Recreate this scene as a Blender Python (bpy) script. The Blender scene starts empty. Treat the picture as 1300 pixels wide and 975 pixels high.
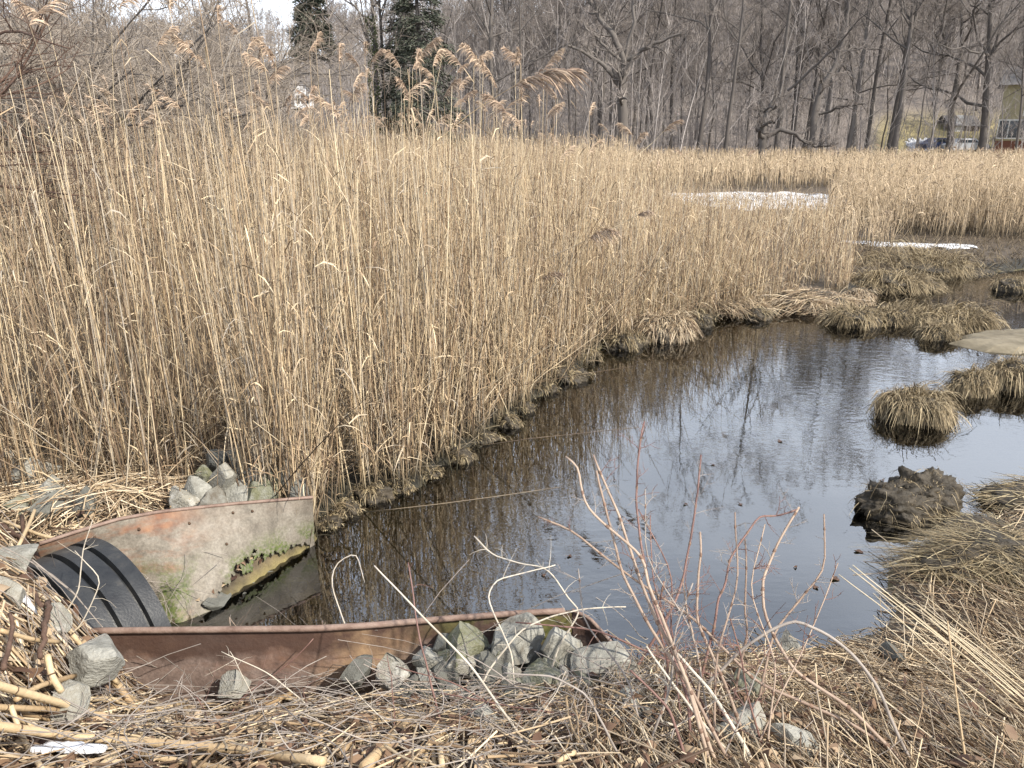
import bpy, math, numpy as np
from math import radians as rad
sc = bpy.context.scene
COL = sc.collection
rng = np.random.default_rng(11)

# ------------------------------------------------------------------ camera, sky, sun, exposure
CAMH, FPX, PIT = 2.6, 980.0, rad(18.2)
cam = bpy.data.cameras.new('camera'); cam.sensor_width = 36; cam.lens = 36*FPX/1300
cam.clip_start = 0.05; cam.clip_end = 4000
co = bpy.data.objects.new('camera', cam); COL.objects.link(co)
co.location = (0, 0, CAMH); co.rotation_euler = (math.pi/2-PIT, 0, 0)
sc.camera = co
SUN_EL, SUN_AZ = rad(43), rad(128)          # azimuth clockwise from +Y (the view direction)
sdir = np.array([math.sin(SUN_AZ)*math.cos(SUN_EL), math.cos(SUN_AZ)*math.cos(SUN_EL), math.sin(SUN_EL)])
w = bpy.data.worlds.new('World'); sc.world = w; w.use_nodes = True
nt = w.node_tree; nt.nodes.clear()
def nn(t, ty, **kw):
    n = t.nodes.new(ty)
    for k, v in kw.items(): setattr(n, k, v)
    return n
out = nn(nt, 'ShaderNodeOutputWorld'); bg = nn(nt, 'ShaderNodeBackground'); bg.inputs[1].default_value = 0.13
sky = nn(nt, 'ShaderNodeTexSky', sky_type='NISHITA'); sky.sun_disc = False
sky.sun_elevation = SUN_EL; sky.sun_rotation = SUN_AZ; sky.dust_density = 2.0
tc = nn(nt, 'ShaderNodeTexCoord'); mp = nn(nt, 'ShaderNodeMapping'); mp.inputs['Scale'].default_value = (1, 1, 2.6)
nz = nn(nt, 'ShaderNodeTexNoise'); nz.inputs['Scale'].default_value = 1.7; nz.inputs['Detail'].default_value = 7
cr = nn(nt, 'ShaderNodeValToRGB'); cr.color_ramp.elements[0].position = .36; cr.color_ramp.elements[1].position = .62
cr.color_ramp.elements[0].color = (.55, .55, .56, 1); cr.color_ramp.elements[1].color = (.9, .9, .9, 1)
mx = nn(nt, 'ShaderNodeMix', data_type='RGBA'); mx.inputs['B'].default_value = (12.0, 12.9, 14.4, 1)
nt.links.new(tc.outputs['Generated'], mp.inputs[0]); nt.links.new(mp.outputs[0], nz.inputs['Vector'])
nt.links.new(nz.outputs['Fac'], cr.inputs[0]); sz = nn(nt, 'ShaderNodeSeparateXYZ'); nt.links.new(tc.outputs['Generated'], sz.inputs[0])
ez = nn(nt, 'ShaderNodeMapRange'); ez.inputs['From Min'].default_value = .46; ez.inputs['From Max'].default_value = .76; ez.inputs['To Min'].default_value = 1.0; ez.inputs['To Max'].default_value = .12
nt.links.new(sz.outputs[2], ez.inputs[0]); fm = nn(nt, 'ShaderNodeMath', operation='MULTIPLY'); nt.links.new(cr.outputs[0], fm.inputs[0]); nt.links.new(ez.outputs[0], fm.inputs[1])
nt.links.new(fm.outputs[0], mx.inputs['Factor'])
nt.links.new(sky.outputs[0], mx.inputs['A']); nt.links.new(mx.outputs['Result'], bg.inputs[0]); nt.links.new(bg.outputs[0], out.inputs[0])
sl = bpy.data.lights.new('sun', 'SUN'); sl.energy = 5.0; sl.angle = rad(0.8); sl.color = (1, .93, .82)
so = bpy.data.objects.new('sun', sl); COL.objects.link(so)
from mathutils import Vector
so.rotation_euler = Vector(-sdir).to_track_quat('-Z', 'Y').to_euler()
sc.view_settings.view_transform = 'Standard'; sc.view_settings.look = 'None'
sc.view_settings.exposure = 0.46; sc.view_settings.gamma = 1
sc.cycles.max_bounces = 5; sc.cycles.diffuse_bounces = 2; sc.cycles.glossy_bounces = 2
sc.cycles.transparent_max_bounces = 12; sc.cycles.transmission_bounces = 3
sc.cycles.caustics_reflective = False; sc.cycles.caustics_refractive = False
sc.cycles.use_denoising = True

# ------------------------------------------------------------------ the photograph's rays (used to place things in space)
Fw = np.array([0, math.cos(PIT), -math.sin(PIT)]); Up = np.array([0, math.sin(PIT), math.cos(PIT)]); O = np.array([0, 0, CAMH])
def ray(px, py): return Fw + np.array([1., 0, 0])*(px-650)/FPX - Up*(py-487.5)/FPX
def at(px, py, z=0.0):
    d = ray(px, py); return O + d*((z-CAMH)/d[2])
def dep(px, py, t): return O + ray(px, py)*t
def aty(px, py, y):
    d = ray(px, py); return O + d*(y/d[1])
def xat(px, y, z=0.5): return (px-650)/FPX*(y*math.cos(PIT)+(CAMH-z)*math.sin(PIT))
def pxof(x, y, z=0.0): return 650 + FPX*x/(y*math.cos(PIT)+(CAMH-z)*math.sin(PIT))

# ------------------------------------------------------------------ numpy mesh helpers
def unit(v): return v/np.maximum(np.linalg.norm(v, axis=-1, keepdims=True), 1e-9)
class MB:
    def __init__(s): s.V = []; s.F = []; s.M = []; s.n = 0
    def add(s, V, F, m=0):
        V = np.asarray(V, np.float32).reshape(-1, 3); F = np.asarray(F, np.int64)
        if len(F) == 0: return s
        s.V.append(V); s.F.append(F+s.n); s.M.append(np.full(len(F), m)); s.n += len(V); return s
    def tubes(s, P, R, S=3, m=0, cap=False):
        P = np.asarray(P, float); R = np.asarray(R, float)
        if P.ndim == 2: P = P[None]
        if R.ndim == 0: R = np.full(P.shape[:2], float(R))
        if R.ndim == 1: R = np.broadcast_to(R[None, :] if len(R) == P.shape[1] else R[:, None], P.shape[:2])
        if cap:
            P = np.concatenate([P[:, :1], P, P[:, -1:]], 1); R = np.concatenate([R[:, :1]*.02, R, R[:, -1:]*.02], 1)
        N, K, _ = P.shape
        T = np.empty_like(P); T[:, 1:-1] = P[:, 2:]-P[:, :-2]; T[:, 0] = P[:, 1]-P[:, 0]; T[:, -1] = P[:, -1]-P[:, -2]
        if cap: T[:, 0] = T[:, 1] = P[:, 2]-P[:, 1]; T[:, -1] = T[:, -2] = P[:, -2]-P[:, -3]
        T = unit(T)
        a = np.where(np.abs(T[:, 0, 2:3]) < .8, np.array([[0, 0, 1.]]), np.array([[1., 0, 0]]))
        n = unit(np.cross(T[:, 0], a)); th = np.arange(S)*2*math.pi/S
        V = np.empty((N, K, S, 3))
        for k in range(K):
            n = unit(n-(n*T[:, k]).sum(-1, keepdims=True)*T[:, k]); b = np.cross(T[:, k], n)
            V[:, k] = P[:, k, None]+R[:, k, None, None]*(np.cos(th)[None, :, None]*n[:, None]+np.sin(th)[None, :, None]*b[:, None])
        base = np.arange(N)[:, None, None]*K*S; k = np.arange(K-1)[None, :, None]*S; j = np.arange(S)[None, None, :]; j2 = (j+1) % S
        F = np.stack([base+k+j, base+k+j2, base+k+S+j2, base+k+S+j], -1).reshape(-1, 4)
        return s.add(V, F, m)
    def ribbons(s, P, W, side, m=0):
        P = np.asarray(P, float); N, K, _ = P.shape
        W = np.broadcast_to(W, (N, K)); side = np.asarray(side, float)
        if side.ndim == 2: side = np.repeat(side[:, None], K, 1)
        if N == 0: return s
        V = np.stack([P-side*W[..., None]/2, P+side*W[..., None]/2], 2)
        base = np.arange(N)[:, None]*K*2; k = np.arange(K-1)[None, :]*2
        F = np.stack([base+k, base+k+1, base+k+3, base+k+2], -1).reshape(-1, 4)
        return s.add(V, F, m)
    def box(s, a, b, m=0):
        x0, y0, z0 = a; x1, y1, z1 = b
        V = [(x0,y0,z0),(x1,y0,z0),(x1,y1,z0),(x0,y1,z0),(x0,y0,z1),(x1,y0,z1),(x1,y1,z1),(x0,y1,z1)]
        return s.add(V, [(0,3,2,1),(4,5,6,7),(0,1,5,4),(1,2,6,5),(2,3,7,6),(3,0,4,7)], m)
    def mesh(s, name, mats, smooth=True, origin=(0, 0, 0)):
        me = bpy.data.meshes.new(name)
        V = np.concatenate(s.V)-np.asarray(origin, np.float32)
        me.vertices.add(len(V)); me.vertices.foreach_set('co', V.astype(np.float32).ravel())
        L = np.concatenate([f.ravel() for f in s.F]); cnt = np.concatenate([np.full(len(f), f.shape[1]) for f in s.F])
        me.loops.add(len(L)); me.loops.foreach_set('vertex_index', L.astype(np.int32))
        st = np.concatenate([[0], np.cumsum(cnt)[:-1]]).astype(np.int32)
        me.polygons.add(len(cnt)); me.polygons.foreach_set('loop_start', st)
        for m in (mats if isinstance(mats, (list, tuple)) else [mats]): me.materials.append(m)
        me.polygons.foreach_set('material_index', np.concatenate(s.M).astype(np.int32))
        me.polygons.foreach_set('use_smooth', np.full(len(cnt), smooth))
        me.update(calc_edges=True)
        return me
def link(name, me, parent=None, loc=(0, 0, 0)):
    o = bpy.data.objects.new(name, me); COL.objects.link(o); o.location = loc
    if parent: o.parent = parent
    return o
def tag(o, label=None, cat=None, group=None, kind=None):
    if label: o['label'] = label
    if cat: o['category'] = cat
    if group: o['group'] = group
    if kind: o['kind'] = kind
    return o
def thing(name, label, cat, loc=(0, 0, 0), group=None, rz=0):
    o = link(name, None, None, loc); o.empty_display_size = .1; o.rotation_euler = (0, 0, rz)
    return tag(o, label, cat, group)
def part(name, mb, mats, t, smooth=True): return link(name, mb.mesh(name, mats, smooth, t.location), t)
def whole(name, mb, mats, label, cat, loc, group=None, smooth=True):
    o = link(name, mb.mesh(name, mats, smooth, loc), None, loc); return tag(o, label, cat, group)
def dup(root, loc, rot=None, scale=None, label=None, group=None, cat=None):
    r = root.copy(); COL.objects.link(r); r.location = loc
    if rot is not None: r.rotation_euler = rot
    if scale is not None: r.scale = scale if hasattr(scale, '__len__') else (scale,)*3
    tag(r, label, cat, group)
    for ch in root.children:
        c = ch.copy(); COL.objects.link(c); c.parent = r
    return r

# ------------------------------------------------------------------ materials
def mat(name, cols, scale=6, rough=.8, bump=0.0, bscale=None, island=0.0, objr=0.0, noise=1.0, detail=5, spec=.3,
        stretch=(1, 1, 1), coord='Object', lowz=None, lowcol=(.07, .07, .04), metallic=0.0, trans=0.0):
    m = bpy.data.materials.new(name); m.use_nodes = True; t = m.node_tree; L = t.links.new
    b = t.nodes['Principled BSDF']; b.inputs['Roughness'].default_value = rough; b.inputs['Specular IOR Level'].default_value = spec
    b.inputs['Metallic'].default_value = metallic
    tcn = nn(t, 'ShaderNodeTexCoord'); mpn = nn(t, 'ShaderNodeMapping'); mpn.inputs['Scale'].default_value = stretch
    L(tcn.outputs[coord], mpn.inputs[0])
    n = nn(t, 'ShaderNodeTexNoise'); n.inputs['Scale'].default_value = scale; n.inputs['Detail'].default_value = detail
    n.inputs['Roughness'].default_value = .62; L(mpn.outputs[0], n.inputs['Vector'])
    f = None
    def madd(a, k, off=0.0):
        q = nn(t, 'ShaderNodeMath', operation='MULTIPLY_ADD'); L(a, q.inputs[0]); q.inputs[1].default_value = k
        if f is None: q.inputs[2].default_value = off
        else: L(f, q.inputs[2])
        return q.outputs[0]
    f = madd(n.outputs['Fac'], noise, .5-.5*noise-.5*island-.5*objr)
    if island:
        g = nn(t, 'ShaderNodeNewGeometry'); f = madd(g.outputs['Random Per Island'], island)
    if objr:
        g = nn(t, 'ShaderNodeObjectInfo'); f = madd(g.outputs['Random'], objr)
    r = nn(t, 'ShaderNodeValToRGB'); el = r.color_ramp.elements
    pos = np.linspace(.22, .78, len(cols)) if not island and not objr else np.linspace(.08, .92, len(cols))
    while len(el) < len(cols): el.new(.5)
    for e, p, c in zip(el, pos, cols): e.position = p; e.color = (*c, 1)
    L(f, r.inputs[0]); colr = r.outputs[0]
    if lowz:
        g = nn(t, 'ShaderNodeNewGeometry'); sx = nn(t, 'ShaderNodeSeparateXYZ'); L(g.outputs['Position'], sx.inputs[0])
        mr = nn(t, 'ShaderNodeMapRange'); mr.inputs['From Min'].default_value = lowz[0]; mr.inputs['From Max'].default_value = lowz[1]
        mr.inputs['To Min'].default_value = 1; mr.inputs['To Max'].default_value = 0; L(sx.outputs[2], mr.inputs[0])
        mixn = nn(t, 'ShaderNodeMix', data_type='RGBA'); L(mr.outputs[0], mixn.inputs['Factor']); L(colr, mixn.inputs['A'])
        mixn.inputs['B'].default_value = (*lowcol, 1); colr = mixn.outputs['Result']
    L(colr, b.inputs['Base Color'])
    if bump:
        n2 = nn(t, 'ShaderNodeTexNoise'); n2.inputs['Scale'].default_value = bscale or scale*4; n2.inputs['Detail'].default_value = 6
        L(mpn.outputs[0], n2.inputs['Vector']); bp = nn(t, 'ShaderNodeBump'); bp.inputs['Strength'].default_value = bump
        bp.inputs['Distance'].default_value = .02; L(n2.outputs['Fac'], bp.inputs['Height']); L(bp.outputs[0], b.inputs['Normal'])
    return m
REED_COLS = [(.085, .058, .038), (.21, .145, .093), (.42, .31, .185), (.24, .18, .125), (.58, .45, .28), (.34, .295, .24), (.70, .57, .37), (.28, .19, .115)]
M = {}
M['reed'] = mat('dry_reed', REED_COLS, 3, .65, island=.9, noise=.35, lowz=(.03, .26), lowcol=(.052, .047, .03))  # lower stems carry the wet stain of the waterline
M['reed_one'] = mat('dry_reed_single', REED_COLS, 5, .6, island=.25, objr=.7, noise=.4, lowz=(.03, .26), lowcol=(.052, .047, .03))  # same wet stain at the foot of the single reeds
M['reed_far'] = mat('far_reed', [(.22, .165, .11), (.40, .305, .20), (.55, .435, .29), (.45, .355, .25)], 2, .8, island=.9, noise=.4, lowz=(.1, .5), lowcol=(.07, .055, .035))  # far stems turn darker brown towards the base
M['plume'] = mat('reed_plume', [(.24, .17, .125), (.40, .295, .21), (.55, .43, .31)], 9, .9, island=.6, objr=.3, noise=.4)
M['straw'] = mat('straw', [(.08, .05, .032), (.21, .145, .088), (.42, .31, .19), (.32, .265, .20), (.56, .44, .28), (.68, .57, .41)], 8, .6, island=.95, noise=.3)
M['straw_pale'] = mat('pale_straw', [(.40, .32, .20), (.55, .46, .31), (.64, .56, .40)], 8, .5, objr=.4)
M['wrack'] = mat('marsh_straw', [(.045, .034, .02), (.13, .098, .055), (.30, .23, .13), (.20, .16, .10), (.46, .38, .23)], 8, .6, island=.95, noise=.3)
M['grass'] = mat('tussock_grass', [(.06, .043, .024), (.15, .112, .062), (.34, .265, .155), (.21, .165, .10), (.50, .405, .25)], 8, .7, island=.9, noise=.35)
M['cane'] = mat('dry_cane', [(.20, .13, .07), (.40, .29, .17), (.54, .42, .26), (.46, .36, .24)], 5, .45, .25, 60, objr=.5, noise=.9, stretch=(1, 1, 1))
M['cane_node'] = mat('cane_node', [(.05, .03, .02), (.12, .075, .045)], 30, .7)
M['bark_dark'] = mat('dead_branch', [(.045, .028, .02), (.10, .06, .042), (.15, .10, .075)], 20, .8, .4)
M['leaf'] = mat('fallen_leaf', [(.05, .028, .02), (.11, .062, .04), (.21, .135, .085), (.14, .085, .056), (.42, .32, .21)], 6, .75, island=.95, noise=.3)
M['briar'] = mat('briar_stem', [(.12, .08, .06), (.25, .18, .135), (.37, .285, .215), (.20, .14, .105)], 9, .55, .15, objr=.5, noise=.8)
M['briar_red'] = mat('briar_dark_stem', [(.09, .05, .042), (.17, .095, .078), (.26, .16, .13)], 14, .55, noise=.9)
M['briar_node'] = mat('briar_joint', [(.10, .06, .04), (.24, .155, .11)], 20, .7)
M['twig_pale'] = mat('pale_twig', [(.30, .26, .21), (.48, .43, .35), (.58, .52, .42)], 12, .7)
M['twig_grey'] = mat('grey_twig', [(.16, .135, .115), (.27, .235, .205), (.36, .32, .28)], 12, .7)
M['rock'] = mat('grey_green_rock', [(.12, .105, .082), (.20, .195, .17), (.31, .305, .27), (.24, .225, .185), (.42, .41, .37)], 2.6, .85, .55, 11, objr=.6, noise=1.0, detail=9)
M['rock_dark'] = mat('dark_rock', [(.06, .056, .045), (.12, .12, .105), (.18, .18, .16)], 3, .75, .5, 12, objr=.3, detail=8)
M['rock_moss'] = mat('mossy_rock', [(.07, .075, .035), (.15, .15, .09), (.24, .24, .20), (.32, .315, .28)], 3, .85, .6, 14, objr=.25, detail=8)
M['mud'] = mat('wet_mud', [(.014, .011, .006), (.035, .027, .016), (.07, .054, .033)], 9, .7, 1.0, 22, detail=8, spec=.5)
M['bark'] = mat('tree_bark', [(.06, .052, .046), (.105, .092, .082), (.165, .147, .13)], 3, .9, .5, 14, objr=.4, noise=.9, stretch=(1, 1, .25))
M['twig'] = mat('tree_twig', [(.15, .128, .112), (.24, .208, .185), (.33, .29, .26)], 1.5, .9, island=.5, objr=.4, noise=.4)
M['twig_bush'] = mat('bush_twig', [(.16, .13, .10), (.27, .225, .18), (.38, .325, .265), (.22, .18, .145)], 1.5, .8, island=.9, noise=.3)
M['forest'] = mat('wood_twig', [(.19, .17, .157), (.28, .25, .232), (.36, .325, .30)], 1.0, .9, island=.8, noise=.3)
M['needle'] = mat('needles', [(.035, .04, .028), (.065, .073, .052), (.10, .108, .078)], 4, .8, island=.8, noise=.4)
M['ivy'] = mat('ivy_leaf', [(.05, .065, .02), (.10, .115, .04)], 4, .7, island=.9)
M['snow'] = mat('old_snow', [(.46, .45, .44), (.66, .67, .69), (.80, .81, .83)], 9, .6, .5, 40, detail=9)
M['white'] = mat('white_paint', [(.72, .72, .72), (.82, .82, .82)], 3, .6)
M['glass'] = mat('window_glass', [(.02, .025, .03), (.05, .06, .07)], 2, .08, spec=.7)
M['yellow'] = mat('yellow_siding', [(.40, .355, .23), (.47, .42, .28)], 2, .8, stretch=(.2, .2, 6))
M['brick'] = mat('brick', [(.16, .07, .05), (.24, .11, .08)], 6, .9)
M['brown_wall'] = mat('brown_siding', [(.14, .11, .09), (.2, .16, .13)], 3, .9)
M['shingle'] = mat('roof_shingle', [(.10, .095, .09), (.2, .19, .185)], 4, .9)
M['blue_paint'] = mat('blue_paint', [(.02, .035, .10), (.03, .05, .13)], 2, .3, spec=.6)
M['silver_paint'] = mat('silver_paint', [(.42, .44, .47), (.5, .52, .55)], 2, .35, spec=.6)
M['rubber'] = mat('rubber', [(.015, .015, .015), (.03, .03, .03)], 8, .8)
M['sand'] = mat('sandbar_sand', [(.06, .05, .033), (.14, .118, .08), (.21, .18, .125), (.25, .215, .15)], 3.2, .8, 1.0, 9, detail=9)

# ------------------------------------------------------------------ terrain
def polyw(pts): return np.array([at(*p)[:2] if len(p) == 2 else p[:2] for p in pts])
POND = polyw([(205, 792), (232, 788), (272, 772), (300, 752), (335, 730), (372, 706), (400, 690), (403, 662), (430, 645), (480, 628), (530, 611), (570, 592), (600, 565),
    (640, 540), (680, 500), (740, 468), (760, 445), (800, 432), (830, 425), (870, 413), (920, 402), (1000, 397), (1060, 393), (1100, 380), (1112, 366),
    (1190, 350), (1230, 350), (1300, 342), (1420, 330), (1750, 350), (1750, 410), (1750, 470), (1500, 610),
    (1400, 622), (1320, 632), (1268, 662), (1215, 690), (1160, 704), (1130, 722), (1128, 750), (1140, 775), (1118, 802), (1060, 822), (1000, 830), (930, 832), (860, 838), (800, 836),
    (.36, 3.24, 0), (.0, 3.26, 0), (-.8, 3.12, 0), (-1.5, 3.05, 0), (-1.9, 2.98, 0)])
def sdf(x, y, poly):
    x = np.asarray(x, float).ravel(); y = np.asarray(y, float).ravel()
    d = np.full(len(x), 1e18); ins = np.zeros(len(x), bool)
    for (ax, ay), (bx, by) in zip(poly, np.roll(poly, -1, 0)):
        ex, ey = bx-ax, by-ay; t = np.clip(((x-ax)*ex+(y-ay)*ey)/(ex*ex+ey*ey+1e-12), 0, 1)
        d = np.minimum(d, (x-ax-t*ex)**2+(y-ay-t*ey)**2)
        c = ((ay > y) != (by > y)) & (x < (bx-ax)*(y-ay)/(by-ay+1e-12)+ax); ins ^= c
    return np.where(ins, -1, 1)*np.sqrt(d)
_ph = np.random.default_rng(5).uniform(0, 6.28, (40, 2)); _dr = np.random.default_rng(6).normal(0, 1, (40, 2))
def wob(x, y, s, k0=0, n=10):
    r = 0
    for i in range(k0, k0+n):
        f = s*(.6+.12*(i-k0)); r = r+np.sin(f*(_dr[i, 0]*x+_dr[i, 1]*y)+_ph[i, 0])*np.cos(f*.7*(_dr[i, 1]*x-_dr[i, 0]*y)+_ph[i, 1])
    return r/n*1.6
def sstep(a, b, x): t = np.clip((x-a)/(b-a), 0, 1); return t*t*(3-2*t)
def sdfp(x, y): return sdf(x, y, POND)+(.17*wob(np.ravel(x), np.ravel(y), 3.2)+.09*wob(np.ravel(x), np.ravel(y), 9, 8))*sstep(4.6, 5.4, np.ravel(y))
def hgt(x, y):
    x = np.asarray(x, float); y = np.asarray(y, float); shp = x.shape; x = x.ravel(); y = y.ravel()
    d = sdfp(x, y)
    land = .02+.10*(1-np.exp(-np.maximum(d, 0)/.3))+.03*wob(x, y, 2.2)*np.clip(d*3, 0, 1)
    land += np.clip(y-62, 0, 400)*.006*sstep(60, 90, y)
    hill = np.clip(y-92, 0, 1e4); rgt = sstep(-45, 5, x-.12*(y-100)); land += (40+6*rgt)*(1-np.exp(-(hill/(170.-50*rgt))**(1.6-.5*rgt)))*(.9+.25*wob(x/60, y/60, .9, 20, 8)+.16*sstep(0, 90, x)-.05*sstep(-20, -70, x))
    # road bank in the foreground
    toe = np.interp(x, [-4, -2.2, -1.0, .0, .5, 1.0, 2.0, 3.5], [3.2, 2.80, 2.82, 3.05, 3.25, 3.28, 3.1, 3.0])
    slope = np.interp(x, [-3, -1.5, -.6, .6, 1.3, 2.5], [.74, .72, .62, .46, .36, .28])
    s = np.maximum(toe-y, 0); bank = 1.25*(1-np.exp(-s*slope/1.05))
    bank += .05*wob(x, y, 5, 10)*np.clip(s*2, 0, 1)
    # the left bank that buries the pipe
    e = np.maximum(-((x+2.012)*.574+(y-3.417)*.819)-.15-.05*wob(x, y, 4), 0)*(1-sstep(3.45, 4.3, y))*sstep(-1.5, -2.0, x); lb = 1.05*(1-np.exp(-e*2.9))
    dw = np.hypot((x+2.0)/.9, (y-4.55)/.55); lb2 = .16*np.exp(-dw**2)+.22*sstep(-1.9, -2.6, x)*sstep(3.2, 3.8, y)*(1-sstep(4.2, 5.2, y))
    up = land+np.maximum(bank, lb)+lb2*np.clip(d/.15, 0, 1)
    up = np.where(d > 0, up, 0)
    bed = -.03-.30*(1-np.exp(np.minimum(d, 0)/.9))+.03*wob(x, y, 6, 5)
    z = np.where(d > 0, up, np.minimum(bed, -.015))
    return z.reshape(shp)
def hz(x, y): return float(hgt(np.array([x]), np.array([y]))[0])
def hit(px, py, tmax=40):
    d = ray(px, py); t = np.linspace(.8, tmax, 4000); P = O+d*t[:, None]
    k = np.argmax(P[:, 2] < hgt(P[:, 0], P[:, 1])); return P[k], t[k]

NR, NA = 620, 420
rr = .25*np.exp(np.linspace(0, math.log(1500/.25), NR)); aa = np.linspace(rad(-80), rad(80), NA)
# denser rings near the picture's ground
gx = rr[:, None]*np.sin(aa)[None]; gy = rr[:, None]*np.cos(aa)[None]-.3
gz = hgt(gx, gy)
gb = MB(); ii = np.arange(NR-1)[:, None]*NA+np.arange(NA-1)[None]
gb.add(np.stack([gx, gy, gz], -1), np.stack([ii, ii+1, ii+NA+1, ii+NA], -1).reshape(-1, 4))
def ground_mat():
    m = bpy.data.materials.new('ground_soil'); m.use_nodes = True; t = m.node_tree; L = t.links.new; b = t.nodes['Principled BSDF']
    g = nn(t, 'ShaderNodeNewGeometry'); at_ = nn(t, 'ShaderNodeAttribute', attribute_name='zone')
    n1 = nn(t, 'ShaderNodeTexNoise'); n1.inputs['Scale'].default_value = 5; n1.inputs['Detail'].default_value = 9; n1.inputs['Roughness'].default_value = .65
    n2 = nn(t, 'ShaderNodeTexNoise'); n2.inputs['Scale'].default_value = 26; n2.inputs['Detail'].default_value = 6
    L(g.outputs['Position'], n1.inputs['Vector']); L(g.outputs['Position'], n2.inputs['Vector'])
    r = nn(t, 'ShaderNodeValToRGB'); e = r.color_ramp.elements; e[0].position = .35; e[0].color = (.45, .45, .45, 1); e[1].position = .68; e[1].color = (1.5, 1.5, 1.5, 1)
    L(n1.outputs['Fac'], r.inputs[0]); mu = nn(t, 'ShaderNodeMix', data_type='RGBA', blend_type='MULTIPLY'); mu.inputs['Factor'].default_value = 1
    L(at_.outputs['Color'], mu.inputs['A']); L(r.outputs[0], mu.inputs['B']); L(mu.outputs['Result'], b.inputs['Base Color'])
    bp = nn(t, 'ShaderNodeBump'); bp.inputs['Strength'].default_value = .8; bp.inputs['Distance'].default_value = .03
    L(n2.outputs['Fac'], bp.inputs['Height']); L(bp.outputs[0], b.inputs['Normal']); b.inputs['Roughness'].default_value = .75
    return m
M['ground'] = ground_mat()
gme = gb.mesh('ground', M['ground'])
fx, fy, fz = gx.ravel(), gy.ravel(), gz.ravel(); dp = sdfp(fx, fy)
zc = np.tile(np.array([.075, .055, .035]), (len(fx), 1))                     # marsh peat
def zmix(mask, c):
    global zc; mask = np.clip(mask, 0, 1)[:, None]; zc = zc*(1-mask)+np.array(c)*mask
zmix(sstep(55, 66, fy), (.19, .162, .142))                                      # leaf floor of the wood
lawn = sstep(xat(1095, 80), xat(1125, 80), fx*80/np.maximum(fy, 1))*sstep(66, 72, fy)*(1-sstep(100, 112, fy)); zmix(lawn, (.30, .25, .12))
toe = np.interp(fx, [-4, -2.2, -1.0, .0, .5, 1.0, 2.0, 3.5], [3.2, 2.80, 2.82, 3.05, 3.25, 3.28, 3.1, 3.0])
zmix(sstep(-.1, .3, toe-fy), (.13, .085, .05))
bedc = sstep(.06, -.12, dp); zmix(bedc, (.22, .18, .075))
zmix(bedc*sstep(.9, .1, -dp+.35*wob(fx, fy, 4))*sstep(-.15, .4, wob(fx, fy, 3, 14)), (.34, .28, .07))
zmix(bedc*sstep(2.2, 3.2, fx+.4*wob(fx, fy, 1.5))*sstep(6.5, 5.5, fy), (.22, .20, .165))    # pale silt by the right bank
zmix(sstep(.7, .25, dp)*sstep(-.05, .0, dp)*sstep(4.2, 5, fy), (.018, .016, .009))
zmix(sstep(.0, .05, dp)*sstep(.45, .1, dp)*sstep(1.6, 2.2, fx)*sstep(6, 5, fy), (.08, .068, .054))
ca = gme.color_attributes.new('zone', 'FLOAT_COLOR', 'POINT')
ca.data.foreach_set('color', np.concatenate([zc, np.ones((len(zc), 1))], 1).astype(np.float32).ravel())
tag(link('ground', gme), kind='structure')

# water
def water_mat():
    m = bpy.data.materials.new('pond_water'); m.use_nodes = True; t = m.node_tree; t.nodes.clear(); L = t.links.new
    o = nn(t, 'ShaderNodeOutputMaterial'); mix = nn(t, 'ShaderNodeMixShader'); fr = nn(t, 'ShaderNodeFresnel'); fr.inputs[0].default_value = 2.45
    tr = nn(t, 'ShaderNodeBsdfTransparent'); tr.inputs[0].default_value = (.86, .80, .63, 1)
    gl = nn(t, 'ShaderNodeBsdfGlossy'); gl.inputs['Roughness'].default_value = .012; gl.inputs[0].default_value = (.97, .98, 1, 1)
    g = nn(t, 'ShaderNodeNewGeometry'); n = nn(t, 'ShaderNodeTexNoise'); n.inputs['Scale'].default_value = 7; n.inputs['Detail'].default_value = 3
    mpn = nn(t, 'ShaderNodeMapping'); mpn.inputs['Scale'].default_value = (1, 1.6, 1); L(g.outputs['Position'], mpn.inputs[0]); L(mpn.outputs[0], n.inputs['Vector'])
    n3 = nn(t, 'ShaderNodeTexNoise'); n3.inputs['Scale'].default_value = .35; L(g.outputs['Position'], n3.inputs['Vector'])
    mr = nn(t, 'ShaderNodeMapRange'); mr.inputs['From Min'].default_value = .42; mr.inputs['From Max'].default_value = .62; mr.inputs['To Min'].default_value = .05; mr.inputs['To Max'].default_value = .5
    L(n3.outputs['Fac'], mr.inputs[0]); bp = nn(t, 'ShaderNodeBump'); bp.inputs['Distance'].default_value = .0035; L(mr.outputs[0], bp.inputs['Strength'])
    L(n.outputs['Fac'], bp.inputs['Height']); L(bp.outputs[0], gl.inputs['Normal']); L(bp.outputs[0], fr.inputs['Normal'])
    L(fr.outputs[0], mix.inputs[0]); L(tr.outputs[0], mix.inputs[1]); L(gl.outputs[0], mix.inputs[2]); L(mix.outputs[0], o.inputs[0])
    return m
M['water'] = water_mat()
wb = MB(); wx = np.linspace(-2.6, 26, 40); wy = np.linspace(2.6, 24, 40); WX, WY = np.meshgrid(wx, wy)
ii = np.arange(39)[:, None]*40+np.arange(39)[None]
wb.add(np.stack([WX, WY, WX*0], -1), np.stack([ii, ii+1, ii+41, ii+40], -1).reshape(-1, 4))
tag(link('water', wb.mesh('water', M['water'])), kind='structure')

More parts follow.
